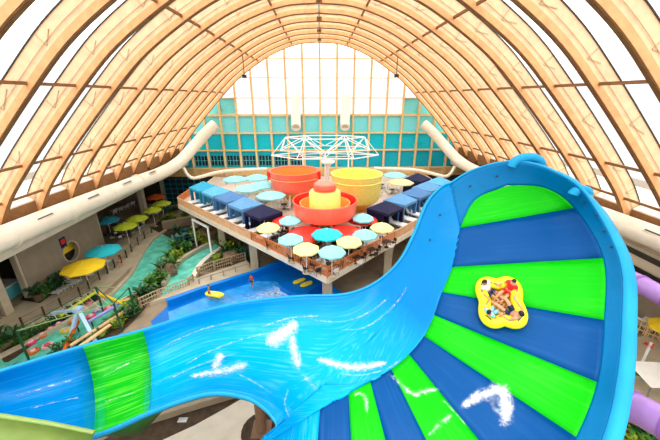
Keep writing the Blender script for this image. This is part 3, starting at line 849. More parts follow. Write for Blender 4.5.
# outer skirt of the green section, seen below its near edge
G = []
for i in range(3*NS, 4*NS+3):
    p = rowsT[i][0]; q = rowsT[i][3]; o = (p-q); o.z = 0; o.normalize(); f = min(1, (i-3*NS+1)/4, (4*NS+3-i)/4)
    G.append([p+o*.07, p+o*.02+Vector((0,0,-.45*f)), p-o*.12+Vector((0,0,-.95*f))])
surf(G, 'outer_skirt', mat('skirt_green', (.01,.10,.015), .4, .1), None, .02)['label'] = 'dark green outer skirt of the channel'
# bolts on the rim wall with wet runs, brackets on the top edge
for (px, py) in ((585,202),(597,215),(605,231),(612,247),(497,176),(470,186),(440,215),(430,240)):
    p = S3(px, py, .05); b = MB(); b.ball(p-SL, .05, 8, 5); b.build('bolt', darkmetal, slide, True)
for (px, py, r) in ((528,163,.62),(583,191,.28)):
    p = S3(px, py); b = MB()
    n = 10; pts = [p-SL+Vector((.2,.3,-.35))+Vector((r*1.2*math.cos(PI*k/n), .1*r, r*.75*math.sin(PI*k/n)+.1)) for k in range(n+1)]
    b.tube(pts, .22, 10).build('bracket', slide_lip, slide, True)
# steel legs that carry the slide
def slide_leg(px, py, top):
    p = at_z(px, py, 0); return MB().tube([Vector((p.x,p.y,0))-SL, Vector((p.x,p.y,top))-SL], .32, 14).box(Vector((p.x,p.y,.1))-SL, (1.1,1.1,.2)).build('support_leg', leg_brown, slide)
leg_brown = mat('leg_brown', (.22,.13,.08), .5, .1)
p = S3(274, 402); q = Vector((p.x-.1, p.y, 0))
def leg_at(x, y, top): MB().tube([Vector((x,y,0))-SL, Vector((x,y,top))-SL], .3, 14).box(Vector((x,y,.1))-SL, (1.0,1.0,.2)).build('support_leg', leg_brown, slide, True)
for (px, py) in ((20,395),(345,330),(420,300),(520,260),(560,340),(480,400),(395,430)):
    p = S3(px, py); leg_at(p.x, p.y, p.z-.55)
p = at_z(262,431,0); MB().tube([Vector((p.x,p.y,0))-SL, Vector((p.x,p.y,4.8))-SL], .26, 14).box(Vector((p.x,p.y,.1))-SL, (1.0,1.0,.2)).build('support_leg', leg_brown, slide, True)

# lime fibreglass flume at the lower left corner
lf = thing('lime_flume', 'pale lime green open flume end poking in at the lower left corner', 'water slide', tuple(at_z(20,470,0)))
LFo = Vector(lf.location)
def lfp(x, y, d): return at_d(x, y, d)-LFo
G = [[lfp(-60,412,8.6),lfp(-60,440,8.0),lfp(-60,480,7.4),lfp(-60,560,6.8)],[lfp(0,416,8.7),lfp(0,442,8.1),lfp(0,480,7.5),lfp(0,560,6.9)],[lfp(50,424,8.8),lfp(48,446,8.2),lfp(45,482,7.6),lfp(40,560,7)],[lfp(94,433,8.9),lfp(88,452,8.3),lfp(80,490,7.7),lfp(70,560,7.1)]]
o = MB().grid(G).build('flume_wall', lime_sheet, lf, True); o.modifiers.new('t','SOLIDIFY').thickness = .06
MB().tube([G[k][0] for k in range(4)], .07, 8).build('flume_lip', mat('lime_lip',(.24,.34,.10),.3,.05), lf, True)
for (px, d) in ((10,8),(70,8.2)):
    p = lfp(px, 470, d); MB().tube([(p.x,p.y,-LFo.z),(p.x,p.y,p.z)], .15, 10).build('support_leg', leg_brown, lf, True)

# --- foaming water
foam = bpy.data.materials.new('foam'); foam.use_nodes = True
nt = foam.node_tree; b_ = nt.nodes['Principled BSDF']; b_.inputs['Base Color'].default_value = (.95,.98,1,1); b_.inputs['Roughness'].default_value = .6
tc = nt.nodes.new('ShaderNodeTexCoord'); nz = nt.nodes.new('ShaderNodeTexNoise'); nz.inputs['Scale'].default_value = 4.2; nz.inputs['Detail'].default_value = 12; nz.inputs['Roughness'].default_value = .95
uvn = nt.nodes.new('ShaderNodeUVMap'); sx_ = nt.nodes.new('ShaderNodeSeparateXYZ')
nt.links.new(tc.outputs['Object'], nz.inputs['Vector']); nt.links.new(uvn.outputs[0], sx_.inputs[0])
ad = nt.nodes.new('ShaderNodeMath'); ad.operation = 'MULTIPLY_ADD'; ad.inputs[1].default_value = 2.2   # u carries density
nt.links.new(nz.outputs['Fac'], ad.inputs[0]); nt.links.new(sx_.outputs['X'], ad.inputs[2])
rp = nt.nodes.new('ShaderNodeMapRange'); rp.inputs['From Min'].default_value = 1.52; rp.inputs['From Max'].default_value = 1.95; rp.inputs['To Max'].default_value = .92
nt.links.new(ad.outputs[0], rp.inputs['Value']); nt.links.new(rp.outputs[0], b_.inputs['Alpha'])
FO = []
def foam_strip(pts, ws, dens=.75, lift=.05):
    P = crom(pts, 6); W_ = [w[0] for w in crom([(w,) for w in ws], 6)]; G = []; U = []
    for i, p in enumerate(P):
        t = P[min(i+1,len(P)-1)]-P[max(i-1,0)]; t /= np.linalg.norm(t)+1e-9; nn = np.array((-t[1], t[0])); row = []; ur = []
        e = min(i, len(P)-1-i)/(len(P)-1)*2
        for k in range(9):
            f_ = (k-4)/4; q = p+nn*f_*W_[i]*2.3; row.append(S3(q[0], q[1], lift)); ur.append((dens*.8*(1-abs(f_))*min(1, e*3+.15), f_))
        G.append(row); U.append(ur)
    FO.append((G, U))
foam_strip([(262,346),(278,338),(292,327),(300,322)], [5,9,7,3], .95)
foam_strip([(185,378),(205,375),(228,371),(255,362)], [3,4,6,5], .85)
foam_strip([(212,371),(218,362),(222,352)], [5,5,3], .9)
foam_strip([(150,388),(166,380),(182,372)], [3,3,2], .5)
foam_strip([(291,332),(294,350),(300,375)], [3,6,4], .85)
foam_strip([(312,358),(330,363),(352,368),(375,366),(392,362)], [3,4,5,4,2], .9)
foam_strip([(300,372),(310,384),(318,392)], [3,5,3], .6)
foam_strip([(455,412),(470,402),(488,393),(502,392),(506,410),(505,438)], [3,5,7,8,8,7], .95)
foam_strip([(480,400),(492,402),(500,420)], [4,8,6], .6)
foam_strip([(400,384),(412,394),(425,392),(445,388)], [2,4,4,2], .75)
foam_strip([(385,372),(398,382),(412,396)], [2,4,2], .6)
foam_strip([(424,440),(440,424),(455,412)], [2,4,3], .7)
foam_strip([(352,398),(360,394),(366,400),(368,420)], [2,3,3,2], .7)
foam_strip([(275,432),(286,414),(295,398)], [3,4,3], .4)
for q in ([(175,372),(210,352),(260,335),(310,330)],[(160,384),(200,366),(250,350)],[(300,318),(340,322),(370,312),(398,290)],[(330,330),(365,328),(395,305),(412,280)],[(255,330),(290,318),(330,316)],[(152,352),(200,330),(250,318)],
          [(10,398),(45,388),(80,378)],[(20,412),(60,402),(85,398)],[(330,372),(360,376),(390,368),(408,352)],[(232,372),(255,384),(275,398)],[(290,385),(284,405),(292,425)],[(440,398),(452,410),(470,430)],[(100,405),(120,398),(142,392)],[(98,380),(120,368),(142,358)]):
    foam_strip(q, [1.5]*len(q), .62)
foam_strip([(320,340),(350,335),(385,315),(405,295)], [6,9,10,6], .22)
foam_strip([(130,395),(180,365),(240,340)], [4,8,6], .25)
vs, fs, uvs = [], [], []
for G, U in FO:
    k = len(vs); b = len(G[0])
    for r, u in zip(G, U): vs += [tuple(p) for p in r]; uvs += u
    for i in range(len(G)-1):
        for j in range(b-1): fs.append((k+i*b+j, k+i*b+j+1, k+(i+1)*b+j+1, k+(i+1)*b+j))
me = bpy.data.meshes.new('foaming_water'); me.from_pydata(vs, [], fs); ul = me.uv_layers.new(name='UVMap')
for l in me.loops: ul.data[l.index].uv = uvs[l.vertex_index]
for p_ in me.polygons: p_.use_smooth = True
me.materials.append(foam); fo = bpy.data.objects.new('foaming_water', me); C.objects.link(fo)
tag(fo, 'white foaming splashes of water running over the blue slide', 'water foam', None, 'stuff')

# ================================================================== PEOPLE
def skin_mesh(name, chains, m, parent, sub=1):
    """chains: lists of (point, radius); the first chain vertex of the first chain is the root; later chains start at an existing point"""
    me = bpy.data.meshes.new(name); vs, es, rad = [], [], []
    idx = {}
    def add(p, r):
        key = tuple(round(v, 4) for v in p)
        if key in idx: return idx[key]
        idx[key] = len(vs); vs.append(tuple(p)); rad.append(r); return idx[key]
    for ch in chains:
        pr = None
        for p, r in ch:
            i = add(p, r)
            if pr is not None and pr != i: es.append((pr, i))
            pr = i
    me.from_pydata(vs, es, []); o = bpy.data.objects.new(name, me); C.objects.link(o)
    md = o.modifiers.new('skin', 'SKIN'); md.use_smooth_shade = True
    for i, sv in enumerate(me.skin_vertices[0].data):
        r = rad[i]; sv.radius = r if isinstance(r, tuple) else (r, r); sv.use_root = False
    me.skin_vertices[0].data[0].use_root = True
    s = o.modifiers.new('sub', 'SUBSURF'); s.levels = sub; s.render_levels = sub
    bpy.context.view_layer.update()
    dg = bpy.context.evaluated_depsgraph_get(); ev = o.evaluated_get(dg); nm_ = bpy.data.meshes.new_from_object(ev)
    bpy.data.objects.remove(o); 
    o = bpy.data.objects.new(name, nm_); C.objects.link(o); nm_.materials.clear(); nm_.materials.append(m)
    for p_ in nm_.polygons: p_.use_smooth = True
    if parent: o.parent = parent
    return o
def person(label, mx, J, skin, top=None, shorts=None, hair=True, long_hair=False):
    """J: joints in metres, local frame. mx: placement matrix"""
    t = thing('person', label, 'person'); t.matrix_world = mx
    V = {k: Vector(v) for k, v in J.items()}
    pel, ch, nk, hd = V['pelvis'], V['chest'], V['neck'], V['head']
    mid_ = pel.lerp(ch, .5); up = (hd-nk).normalized(); face = V['face'].normalized(); rt = face.cross(up).normalized()
    chains = [[(pel,(.14,.11)),(mid_,(.125,.095)),(ch,(.16,.11)),(nk,.058),(nk.lerp(hd,.45),.06)]]
    for s in ('l','r'):
        sh, el, wr = V['sh_'+s], V['el_'+s], V['wr_'+s]
        chains.append([(ch,(.16,.11)),(sh,.068),(sh.lerp(el,.5),.05),(el,.042),(el.lerp(wr,.4),.042),(wr,.028)])
        hp, kn, an, toe = V['hp_'+s], V['kn_'+s], V['an_'+s], V['toe_'+s]
        chains.append([(pel,(.14,.11)),(hp,.095),(hp.lerp(kn,.5),.078),(kn,.056),(kn.lerp(an,.35),.058),(an,.036),(an.lerp(toe,.5),.042),(toe,.03)])
    body = skin_mesh('body', chains, skin, t, 1)
    # head, hands joined into the body mesh
    mb = MB(); hr = Matrix((rt, face, up)).transposed()
    mb.ball(hd, (.078,.095,.118), 14, 10, hr)
    mb.ball(hd+hr@Vector((0,.03,-.06)), (.055,.06,.06), 10, 7, hr)
    mb.ball(hd+hr@Vector((0,.1,-.012)), (.016,.022,.024), 8, 5, hr)
    for s in (-1,1): mb.ball(hd+hr@Vector((s*.08,-.005,-.01)), (.014,.024,.034), 8, 5, hr)
    for s in ('l','r'):
        el, wr = V['el_'+s], V['wr_'+s]; d = (wr-el).normalized()
        side = d.cross(Vector((0,0,1))); side = side.normalized() if side.length > .05 else Vector((1,0,0)); nn = side.cross(d)
        hm = Matrix((side, d, nn)).transposed(); sg_ = 1 if s == 'l' else -1
        mb.ball(wr+hm@Vector((0,.045,0)), (.04,.055,.018), 10, 6, hm)
        for k, (ox, ln) in enumerate(((-.029,.06),(-.01,.074),(.01,.07),(.029,.055))):
            b0 = hm@Vector((ox,.085,0)); mb.tube([wr+b0, wr+b0+hm@Vector((ox*.1,ln*.5,-.008)), wr+b0+hm@Vector((ox*.1,ln*.85,-.028)), wr+b0+hm@Vector((0,ln,-.04))], [.0095,.009,.008,.006], 6)
        mb.tube([wr+hm@Vector((sg_*.03,.025,0)), wr+hm@Vector((sg_*.055,.05,-.008)), wr+hm@Vector((sg_*.06,.085,-.016))], [.012,.01,.007], 6)
    ext = mb.build('tmp', skin, None, True)
    bm = bmesh.new(); bm.from_mesh(body.data); bm.from_mesh(ext.data); bm.to_mesh(body.data); bm.free()
    bpy.data.objects.remove(ext)
    for p_ in body.data.polygons: p_.use_smooth = True
    for s in (-1,1): MB().ball(hd+hr@Vector((s*.03,.087,.012)), (.011,.008,.007), 8, 5, hr).build('eye', eye_d, t, True)
    MB().ball(hd+hr@Vector((0,.088,-.055)), (.024,.01,.007), 8, 5, hr).build('mouth', lipm, t, True)
    if hair:
        h = MB(); h.ball(hd+hr@Vector((0,-.018,.022)), (.088,.1,.118), 14, 10, hr)
        hm_ = h
        if long_hair: h.ball(hd+hr@Vector((0,-.07,-.1)), (.08,.05,.15), 10, 8, hr)
        # keep the face clear
        me_ = h.v; 
        for i, v in enumerate(h.v):
            lv = hr.transposed() @ (v-hd)
            if lv.y > .02 and lv.z < .06: h.v[i] = hd + hr @ Vector((lv.x*.7, .0, lv.z))
        h.build('hair', hairm, t, True)
    if top is not None:
        cm, sl = top
        cs = [[(pel.lerp(ch,.1),(.15,.12)),(mid_,(.145,.112)),(ch,(.175,.125)),(ch.lerp(nk,.7),.075)]]
        for s in ('l','r'):
            sh, el = V['sh_'+s], V['el_'+s]; cs.append([(ch,(.175,.125)),(sh,.082),(sh.lerp(el,sl),.066)])
        skin_mesh('shirt', cs, cm, t, 1)
    if shorts is not None:
        cs = [[(pel.lerp(ch,.22),(.145,.115)),(pel,(.16,.13))]]
        for s in ('l','r'):
            hp, kn = V['hp_'+s], V['kn_'+s]; cs.append([(pel,(.16,.13)),(hp,.112),(hp.lerp(kn,.6),.094)])
        skin_mesh('shorts', cs, shorts, t, 1)
    return t
def seated(k=1.0, knee=.36, spread=.15, arm=(.34,.02,.3)):
    return dict(pelvis=(0,0,.13), chest=(0,-.2,.44), neck=(0,-.25,.6), head=(0,-.235,.76), face=(0,.95,.1),
      sh_l=(-.19,-.2,.52), el_l=(-.32,-.1,.3), wr_l=(-arm[0],.13,arm[2]), sh_r=(.19,-.2,.52), el_r=(.32,-.1,.3), wr_r=(arm[0],.13,arm[2]),
      hp_l=(-.1,.04,.13), kn_l=(-spread,.42,knee), an_l=(-spread*.9,.78,.14), toe_l=(-spread,.92,.22), hp_r=(.1,.04,.13), kn_r=(spread,.42,knee), an_r=(spread*.9,.78,.14), toe_r=(spread,.92,.22))
def standing(bend=0, arms=.12, stride=.1):
    return dict(pelvis=(0,-bend*.5,.92-bend*.4), chest=(0,bend*.2,1.28-bend*.5), neck=(0,bend*.3,1.45-bend*.55), head=(0,bend*.35+.02,1.62-bend*.55), face=(0,1,-.1),
      sh_l=(-.19,bend*.2,1.38-bend*.5), el_l=(-.25-arms,.02,1.12-bend*.45), wr_l=(-.26-arms*2.2,.12,.9+arms*.6-bend*.4), sh_r=(.19,bend*.2,1.38-bend*.5), el_r=(.25+arms,.02,1.12-bend*.45), wr_r=(.26+arms*2.2,.12,.9+arms*.6-bend*.4),
      hp_l=(-.1,-bend*.5,.9-bend*.4), kn_l=(-.11-stride*.3,bend*.35+stride,.5-bend*.1), an_l=(-.12-stride*.5,stride*.6,.08), toe_l=(-.14-stride*.5,stride*.6+.17,.04), hp_r=(.1,-bend*.5,.9-bend*.4), kn_r=(.11+stride*.3,bend*.35-stride*.3,.5-bend*.1), an_r=(.12+stride*.5,-stride,.08), toe_r=(.14+stride*.5,-stride+.17,.04))

# --- raft and its four riders
def raft_xy(): return 499.5, 304.5
rx, ry = raft_xy(); rn = snormal(rx, ry); rp0 = S3(rx, ry)
ex = cR - rn*cR.dot(rn); ex.normalize(); ey = rn.cross(ex)     # ex toward the right, ey uphill
RM = Matrix((ex, ey, rn)).transposed().to_4x4()
spin = math.radians(-6)
RM = RM @ Matrix.Rotation(spin, 4, 'Z')
RM.translation = rp0 + rn*.13
raft = thing('raft', 'yellow four-lobed inflatable raft carrying four riders up the striped wall', 'raft'); raft.matrix_world = RM
# clover outline: tube along r(theta)
def clover(th, a=.90, b=.15): return a + b*math.cos(4*(th-PI/4))
n = 72; loop = [Vector((clover(2*PI*k/n)*math.cos(2*PI*k/n)*.8, clover(2*PI*k/n)*math.sin(2*PI*k/n)*1.04, .25)) for k in range(n)]
mb = MB(); nt_ = 14; k0 = 0
for i, p in enumerate(loop):
    t = (loop[(i+1)%n]-loop[i-1]).normalized(); a = t.cross(Vector((0,0,1)))
    for j in range(nt_): th = 2*PI*j/nt_; mb.v.append(p + a*math.cos(th)*.25 + Vector((0,0,1))*math.sin(th)*.25)
for i in range(n):
    for j in range(nt_): mb.f.append((i*nt_+j, i*nt_+(j+1)%nt_, ((i+1)%n)*nt_+(j+1)%nt_, ((i+1)%n)*nt_+j))
mb.build('tube_ring', raft_yel, raft, True)
MB().prism([(p.x*.95, p.y*.95) for p in loop], .03, .09).build('floor_sheet', raft_yel, raft)
for k in range(4):
    th = PI/4+k*PI/2; r = 1.03
    mb = MB(); c = Vector((math.cos(th)*r*.8, math.sin(th)*r*1.04, .5)); tn = Vector((-math.sin(th), math.cos(th), 0))
    mb.tube([c-tn*.14, c-tn*.08+Vector((0,0,.05)), c+tn*.08+Vector((0,0,.05)), c+tn*.14], .018, 6).build('handle', darkmetal, raft, True)
riders = [(135,'rider in a white shirt with dark hair, upper left seat of the yellow raft', skin_m, (whitecloth,.5), navy, .9),
          (45,'rider in a red top, upper right seat of the yellow raft', skin_l, (redcloth,.5), redcloth, .88),
          (222,'rider in a light blue top, lower left seat of the yellow raft', skin_m, (bluecloth,.4), bluecloth, .85),
          (-48,'bare-chested rider in navy shorts, lower right seat of the yellow raft', skin_l, None, navy, 1.02)]
for k, (ang, lab, sk, tp, sh, scl) in enumerate(riders):
    th = math.radians(ang); r = .62
    face_in = Vector((-math.cos(th), -math.sin(th), 0)); xr = face_in.cross(Vector((0,0,1)))
    L4 = Matrix((xr, face_in, Vector((0,0,1)))).transposed().to_4x4(); L4.translation = Vector((math.cos(th)*r*.85, math.sin(th)*r*1.1, .12))
    J = seated(knee=.4 if k % 2 else .3, spread=.13+.05*(k == 3), arm=(.36,.0,.42))
    person(lab, RM @ L4 @ Matrix.Scale(scl*1.14, 4), J, sk, tp, sh, True, k == 0)

# ================================================================== GROUND LEVEL, LEFT
def gp(pts, z=.02): return [tuple(g(x, y, z)) for x, y in pts]
def flat(pts, name, m, z=.02, h=None):
    P = gp(pts, z)
    mb = MB()
    if h: mb.prism([(p[0], p[1]) for p in P], z-h, z)
    else: mb.poly(P)
    o = struct(mb.build(name, m))
    return o
def smooth_poly(pts, n=4):
    P = crom(pts+[pts[0]], n)[:-1]; return [tuple(p) for p in P]
# lazy river, two arms round the planted island
r1 = [(178,230),(166,232),(152,242),(143,255),(131,277),(113,296),(62,328),(0,360),(-60,392),(-60,450),(20,410),(80,365),(112,330),(136,302),(150,284),(160,268),(170,256),(181,243)]
flat(r1, 'river_water', water_teal, .04)
r2 = [(226,238),(214,244),(198,252),(182,262),(171,275),(164,287),(160,296),(176,289),(194,281),(200,270),(210,260),(224,250)]
flat(smooth_poly(r2), 'river_water_branch', water_teal, .04)
# pool rims
def kerb(pts, name, w=.35, h=.3, m=concrete_lt):
    P = [Vector(p) for p in gp(pts, 0)]; mb = MB()
    for a, b in zip(P, P[1:]): mb.bar(a+Vector((0,0,h/2-.02)), b+Vector((0,0,h/2-.02)), w, h)
    return struct(mb.build(name, m))
kerb([(166,231),(152,241),(143,254),(131,276),(113,295),(62,327),(0,359)], 'trim_river_kerb')
kerb([(181,243),(170,256),(160,268),(150,284),(136,303)], 'trim_river_kerb_inner', .3, .35, rock)
kerb([tuple(p) for p in crom([(214,244),(198,252),(182,262),(171,275),(164,287)],3)], 'trim_river_kerb_island', .4, .5, concrete_lt)
kerb([tuple(p) for p in crom([(224,250),(210,260),(200,270),(194,281)],3)], 'trim_river_kerb_curve', .5, .6, cream)
flat([(186,240),(214,243),(182,262),(164,287),(146,300),(150,284),(160,268),(170,256)], 'island_soil', soil, .08)
flat([(205,228),(226,237),(262,262),(250,263),(205,270),(224,250)], 'bed_soil', soil, .06)
flat([(150,228),(168,215),(205,225),(180,243)], 'terrace_soil', soil, .06)
flat([(58,290),(40,303),(20,300),(30,288)], 'bed_soil_left', soil, .05)
flat([(150,250),(100,296),(50,325),(0,350),(-60,380),(-60,350),(10,310),(90,262),(140,225),(165,222)], 'path', concrete_lt, .03)
struct(MB().bar(g(163,230)+Vector((0,0,.6)), g(205,222)+Vector((0,0,.6)), .5, 1.2).build('trim_planter_wall', concrete))

# railings with bollards along the path
def fence(px, label, h=1.05, cables=3, m=darkmetal, pick=False, name='path_railing'):
    P = [g(x, y, 0) for x, y in px]; t = thing(name, label, 'railing', tuple(P[0]))
    for p in P:
        MB().box(p-P[0]+Vector((0,0,h/2)), (.1,.1,h)).build('post', m, t)
    for c in range(cables):
        mb = MB()
        for a, b in zip(P, P[1:]): mb.bar(a-P[0]+Vector((0,0,h*(c+1)/cables-.06)), b-P[0]+Vector((0,0,h*(c+1)/cables-.06)), .05 if not pick else .08)
        mb.build('rail', m if pick else steel, t)
    if pick:
        mb = MB()
        for a, b in zip(P, P[1:]):
            k = max(2, int((b-a).length/.22))
            for i in range(k): mb.box(a.lerp(b,(i+.5)/k)-P[0]+Vector((0,0,h/2)), (.05,.05,h*.9))
        mb.build('pickets', m, t)
    return t
post_brown = mat('post_brown', (.09,.05,.025), .6, .1)
fence([(24,328),(45.5,317),(62,308),(81,297),(90,290),(100,280),(108,274),(115,268),(121.6,263),(127,258),(132,252),(138.6,245),(145,239),(152,233)], 'bollard railing with dark posts along the riverside path', 1.0, 2, post_brown)
rail_fence = mat('fence_tan', (.50,.40,.26), .6, .1)
fence([(141,309),(160,300),(190,288),(194,284)], 'cream picket fence at the near end of the river island', 1.1, 3, rail_fence, True, 'picket_fence')
fence([(198,277),(215,270),(232,265),(246,261)], 'cream picket fence behind the surf pool', 1.1, 3, rail_fence, True, 'picket_fence')
fence([(200,287),(212,283),(224,279),(236,275),(250,271)], 'low post rail on the pale ledge behind the surf pool', .9, 1, steel)
struct(MB().prism([(p.x,p.y) for p in (g(150,306),g(168,301),g(200,290),g(255,273),g(247,263),g(196,282))], 0, .35).build('trim_surf_ledge', concrete_lt))
# white gate frame over the river arm
gt = thing('gate_frame', 'white post and beam frame standing at the end of the planted island', 'frame', tuple(g(212,256)))
b0 = g(212,256); MB().bar((0,0,0),(0,0,3.6),.2).build('post', white, gt); q = g(197,247)-b0
MB().bar((0,0,3.5),(q.x,q.y,3.5),.2).build('beam', white, gt); MB().bar((q.x,q.y,0),(q.x,q.y,3.5),.15).build('post', white, gt)

# ------------------------------------------------------------------ plants
def leaf_cluster(n, r, h, L_, W_, seed, droop=.4, palm=False):
    rn_ = random.Random(seed); mb = MB()
    for i in range(n):
        a = rn_.random()*2*PI; el = rn_.uniform(.15, 1.2)
        base = Vector((0,0,h*.35)) if palm else Vector((rn_.gauss(0,r*.45), rn_.gauss(0,r*.45), rn_.uniform(.1,h)))
        d = Vector((math.cos(a)*math.cos(el), math.sin(a)*math.cos(el), math.sin(el))); s_ = d.cross(Vector((0,0,1))).normalized()
        l = L_*rn_.uniform(.7,1.2); w = W_*rn_.uniform(.7,1.2)
        p0 = base; p1 = base+d*l*.5; p2 = base+d*l+Vector((0,0,-droop*l*.5))
        k = len(mb.v); mb.v += [p0-s_*w*.15, p0+s_*w*.15, p1+s_*w*.5, p1-s_*w*.5, p2]
        mb.f += [(k,k+1,k+2,k+3),(k+3,k+2,k+4)]
    return mb
def plant_proto(name, m, seed, palm=False, **k):
    t = thing(name, '', 'plant', (0,0,-50))
    leaf_cluster(k.get('n',70), k.get('r',.8), k.get('h',1.1), k.get('L',.7), k.get('W',.28), seed, .5, palm).build('foliage', m, t)
    mb = MB()
    if palm: mb.tube([(0,0,0),(0,0,k.get('h',1.1)*.36)], .07, 6)
    else:
        for a in range(4): mb.tube([(0,0,0),(.35*math.cos(a*1.6),.35*math.sin(a*1.6),.7)], .03, 5)
    mb.build('stem', wood_dark, t); return t
PP = [plant_proto('leafy_shrub', leafs[0], 1), plant_proto('leafy_shrub', leafs[1], 2), plant_proto('flowering_shrub', leafs[2], 3, n=80, W=.35, L=.5), plant_proto('broadleaf_shrub', leafs[3], 4, W=.45, L=.8),
      plant_proto('fan_palm', leafs[1], 5, True, n=26, h=2.6, L=1.5, W=.3), plant_proto('fan_palm', leafs[0], 6, True, n=26, h=2.2, L=1.7, W=.32)]
desc = ['dark green leafy shrub','mid green leafy shrub','yellow-green shrub','blue-green broadleaf shrub','mid green fan palm','dark green fan palm']
def plants(spots, where):
    for i, (px, py, kd, s) in enumerate(spots):
        p = g(px, py, .05)
        place(PP[kd], USED, PP[kd].name, f'{desc[kd]} {where}, {ORD[i]} from the back', tuple(p), i*1.3, s*.68, 'plants round the river')
plants([(178,236,5,1.2),(186,238,3,1.3),(196,240,2,1.4),(203,243,2,1.3),(190,243,0,1.3),(182,246,3,1.6),(174,252,4,1.2),(186,252,1,1.3),(178,259,2,1.3),(169,262,4,1.1),(172,268,1,1.4),(163,276,5,1.3),(160,283,1,1.3),(152,291,4,1.3),(148,297,0,1.2)], 'on the river island')
plants([(180,222,2,1.0),(172,219,2,1.1),(186,216,1,1.1),(176,212,0,1.1),(190,221,0,1.0),(165,222,1,.9),(196,218,4,.8),(168,213,3,1)], 'in the terrace bed under the deck end')
plants([(222,246,1,1.3),(230,250,2,1.2),(238,254,0,1.3),(226,256,5,1.1),(234,259,1,1.2),(218,262,2,1.1),(244,258,3,1.2),(212,268,0,1.0)], 'in the bed behind the curved river wall')
plants([(57,289,0,1.5),(50,294,0,1.3),(44,298,1,1.2),(62,284,0,1.3),(36,297,5,1.0),(16,345,5,1.1),(6,342,0,1.3),(3,352,4,1.0)], 'below the round wall opening')
plants([(4,390,5,1.2),(15,385,0,1.2),(36,378,1,1.0),(60,356,0,1.0),(72,349,1,1.0),(128,318,0,1.2),(133,312,1,1.0),(118,326,2,.9),(142,300,5,1.1)], 'beside the lily pad crossing')
plants([(92,300,0,.8),(84,306,1,.7),(74,312,0,.8),(64,318,2,.6),(54,324,0,.8),(44,330,1,.7),(33,337,0,.8),(22,344,1,.8),(104,332,2,.7),(112,326,0,.8),(94,341,1,.8),(84,348,0,.8)], 'along the banks of the lily pad pool')
for i, (px, py) in enumerate(((218,236),(209,240),(232,262),(168,275))):
    p = g(px, py); b = MB(); b.ball((0,0,.5), (1.0,.8,.75), 9, 6)
    for k, v in enumerate(b.v): b.v[k] = v*(1+.18*math.sin(v.x*5+i)*math.cos(v.y*4+v.z*3))
    o = tag(b.build('boulder', rock), f'brown artificial boulder among the plants, {ORD[i]} from the deck', 'rock', 'boulders'); o.location = (p.x, p.y, 0)

# ------------------------------------------------------------------ parasols, loungers and tables at ground level
for px, py, m, lab, r in [(103,249,canvas_teal,'bright turquoise parasol over the loungers on the left path',1.6),(83,265,canvas_yellow,'big golden yellow parasol in front of the round wall opening',1.75),
    (107,219,canvas_blue,'deep blue parasol at the back of the left alcove',1.4),(125,225,canvas_lime,'lime parasol nearest the path in the left alcove',1.3),(136.5,217.5,canvas_lime,'lime parasol farther back in the left alcove',1.3),
    (152,209,canvas_lime,'lime parasol just beyond the second pier',1.2),(161.5,202.5,canvas_lime,'lime parasol beneath the gallery near the deck end',1.3),(155.5,196,canvas_orange,'orange parasol in the shade under the gallery',1.4)]:
    parasol(px, py, m, lab, 0, r, 2.4, 'parasols beside the river')
lg_spots = [(61,294.5),(67.5,290.5),(74.5,286.5),(80,283.5),(92.5,277),(98,272.5),(104,268),(109.5,263.5)]
for i, (px, py) in enumerate(lg_spots):
    p = g(px, py); place(lpro, USED, 'sun_lounger', f'white sun lounger on the path by the {"yellow" if i<4 else "turquoise"} parasol, {ORD[i%4]} from the near end', (p.x-.6, p.y, .03), PI*.5, .85, 'path loungers')
for i, (px, py) in enumerate([(114,214),(120,211.5),(126,209),(131.5,206)]):
    p = g(px, py); place(lpro, USED, 'sun_lounger', f'pale sun lounger at the back of the left alcove, {ORD[i]} from the blue parasol', (p.x, p.y, .03), -PI*.7, 1.05, 'alcove loungers')
for px, py, wh, c in [(111,236,'at the near corner of the left alcove',chD),(119,239,'below the nearer lime parasol',chW),(128,237,'under the nearer lime parasol',None),(138,230,'between the lime parasols in the alcove',chW),(142,225,'by the pier in the left alcove',None),(115,229,'behind the blue alcove parasol',chD),(155,216,'beside the second pier',chW),(162,210,'under the far lime parasol',None)]:
    p = g(px, py); dining(p.x, p.y, .02, wh, 4, c, .8)
# pale counter with stools inside the near dark opening
ct = thing('bar_counter', 'teal fronted counter in the dark opening at the far left', 'counter', tuple(g(-2,302)))
MB().box((0,0,.6),(1.6,3.2,1.2)).build('front', teal1, ct); MB().box((0,0,1.25),(1.9,3.5,.1)).build('worktop', white, ct)
# litter bin and planter pot by the wall
pot = thing('planter_pot', 'round clay pot with a small shrub by the left wall', 'planter', tuple(g(40,300)))
MB().lathe([(.3,0),(.45,.7),(.5,.75),(.42,.75),(.38,.6),(0,.6)], n=16).build('pot', rock, pot, True); leaf_cluster(24,.3,.5,.6,.2,9).build('foliage', leafs[0], pot).location = (0,0,.6)

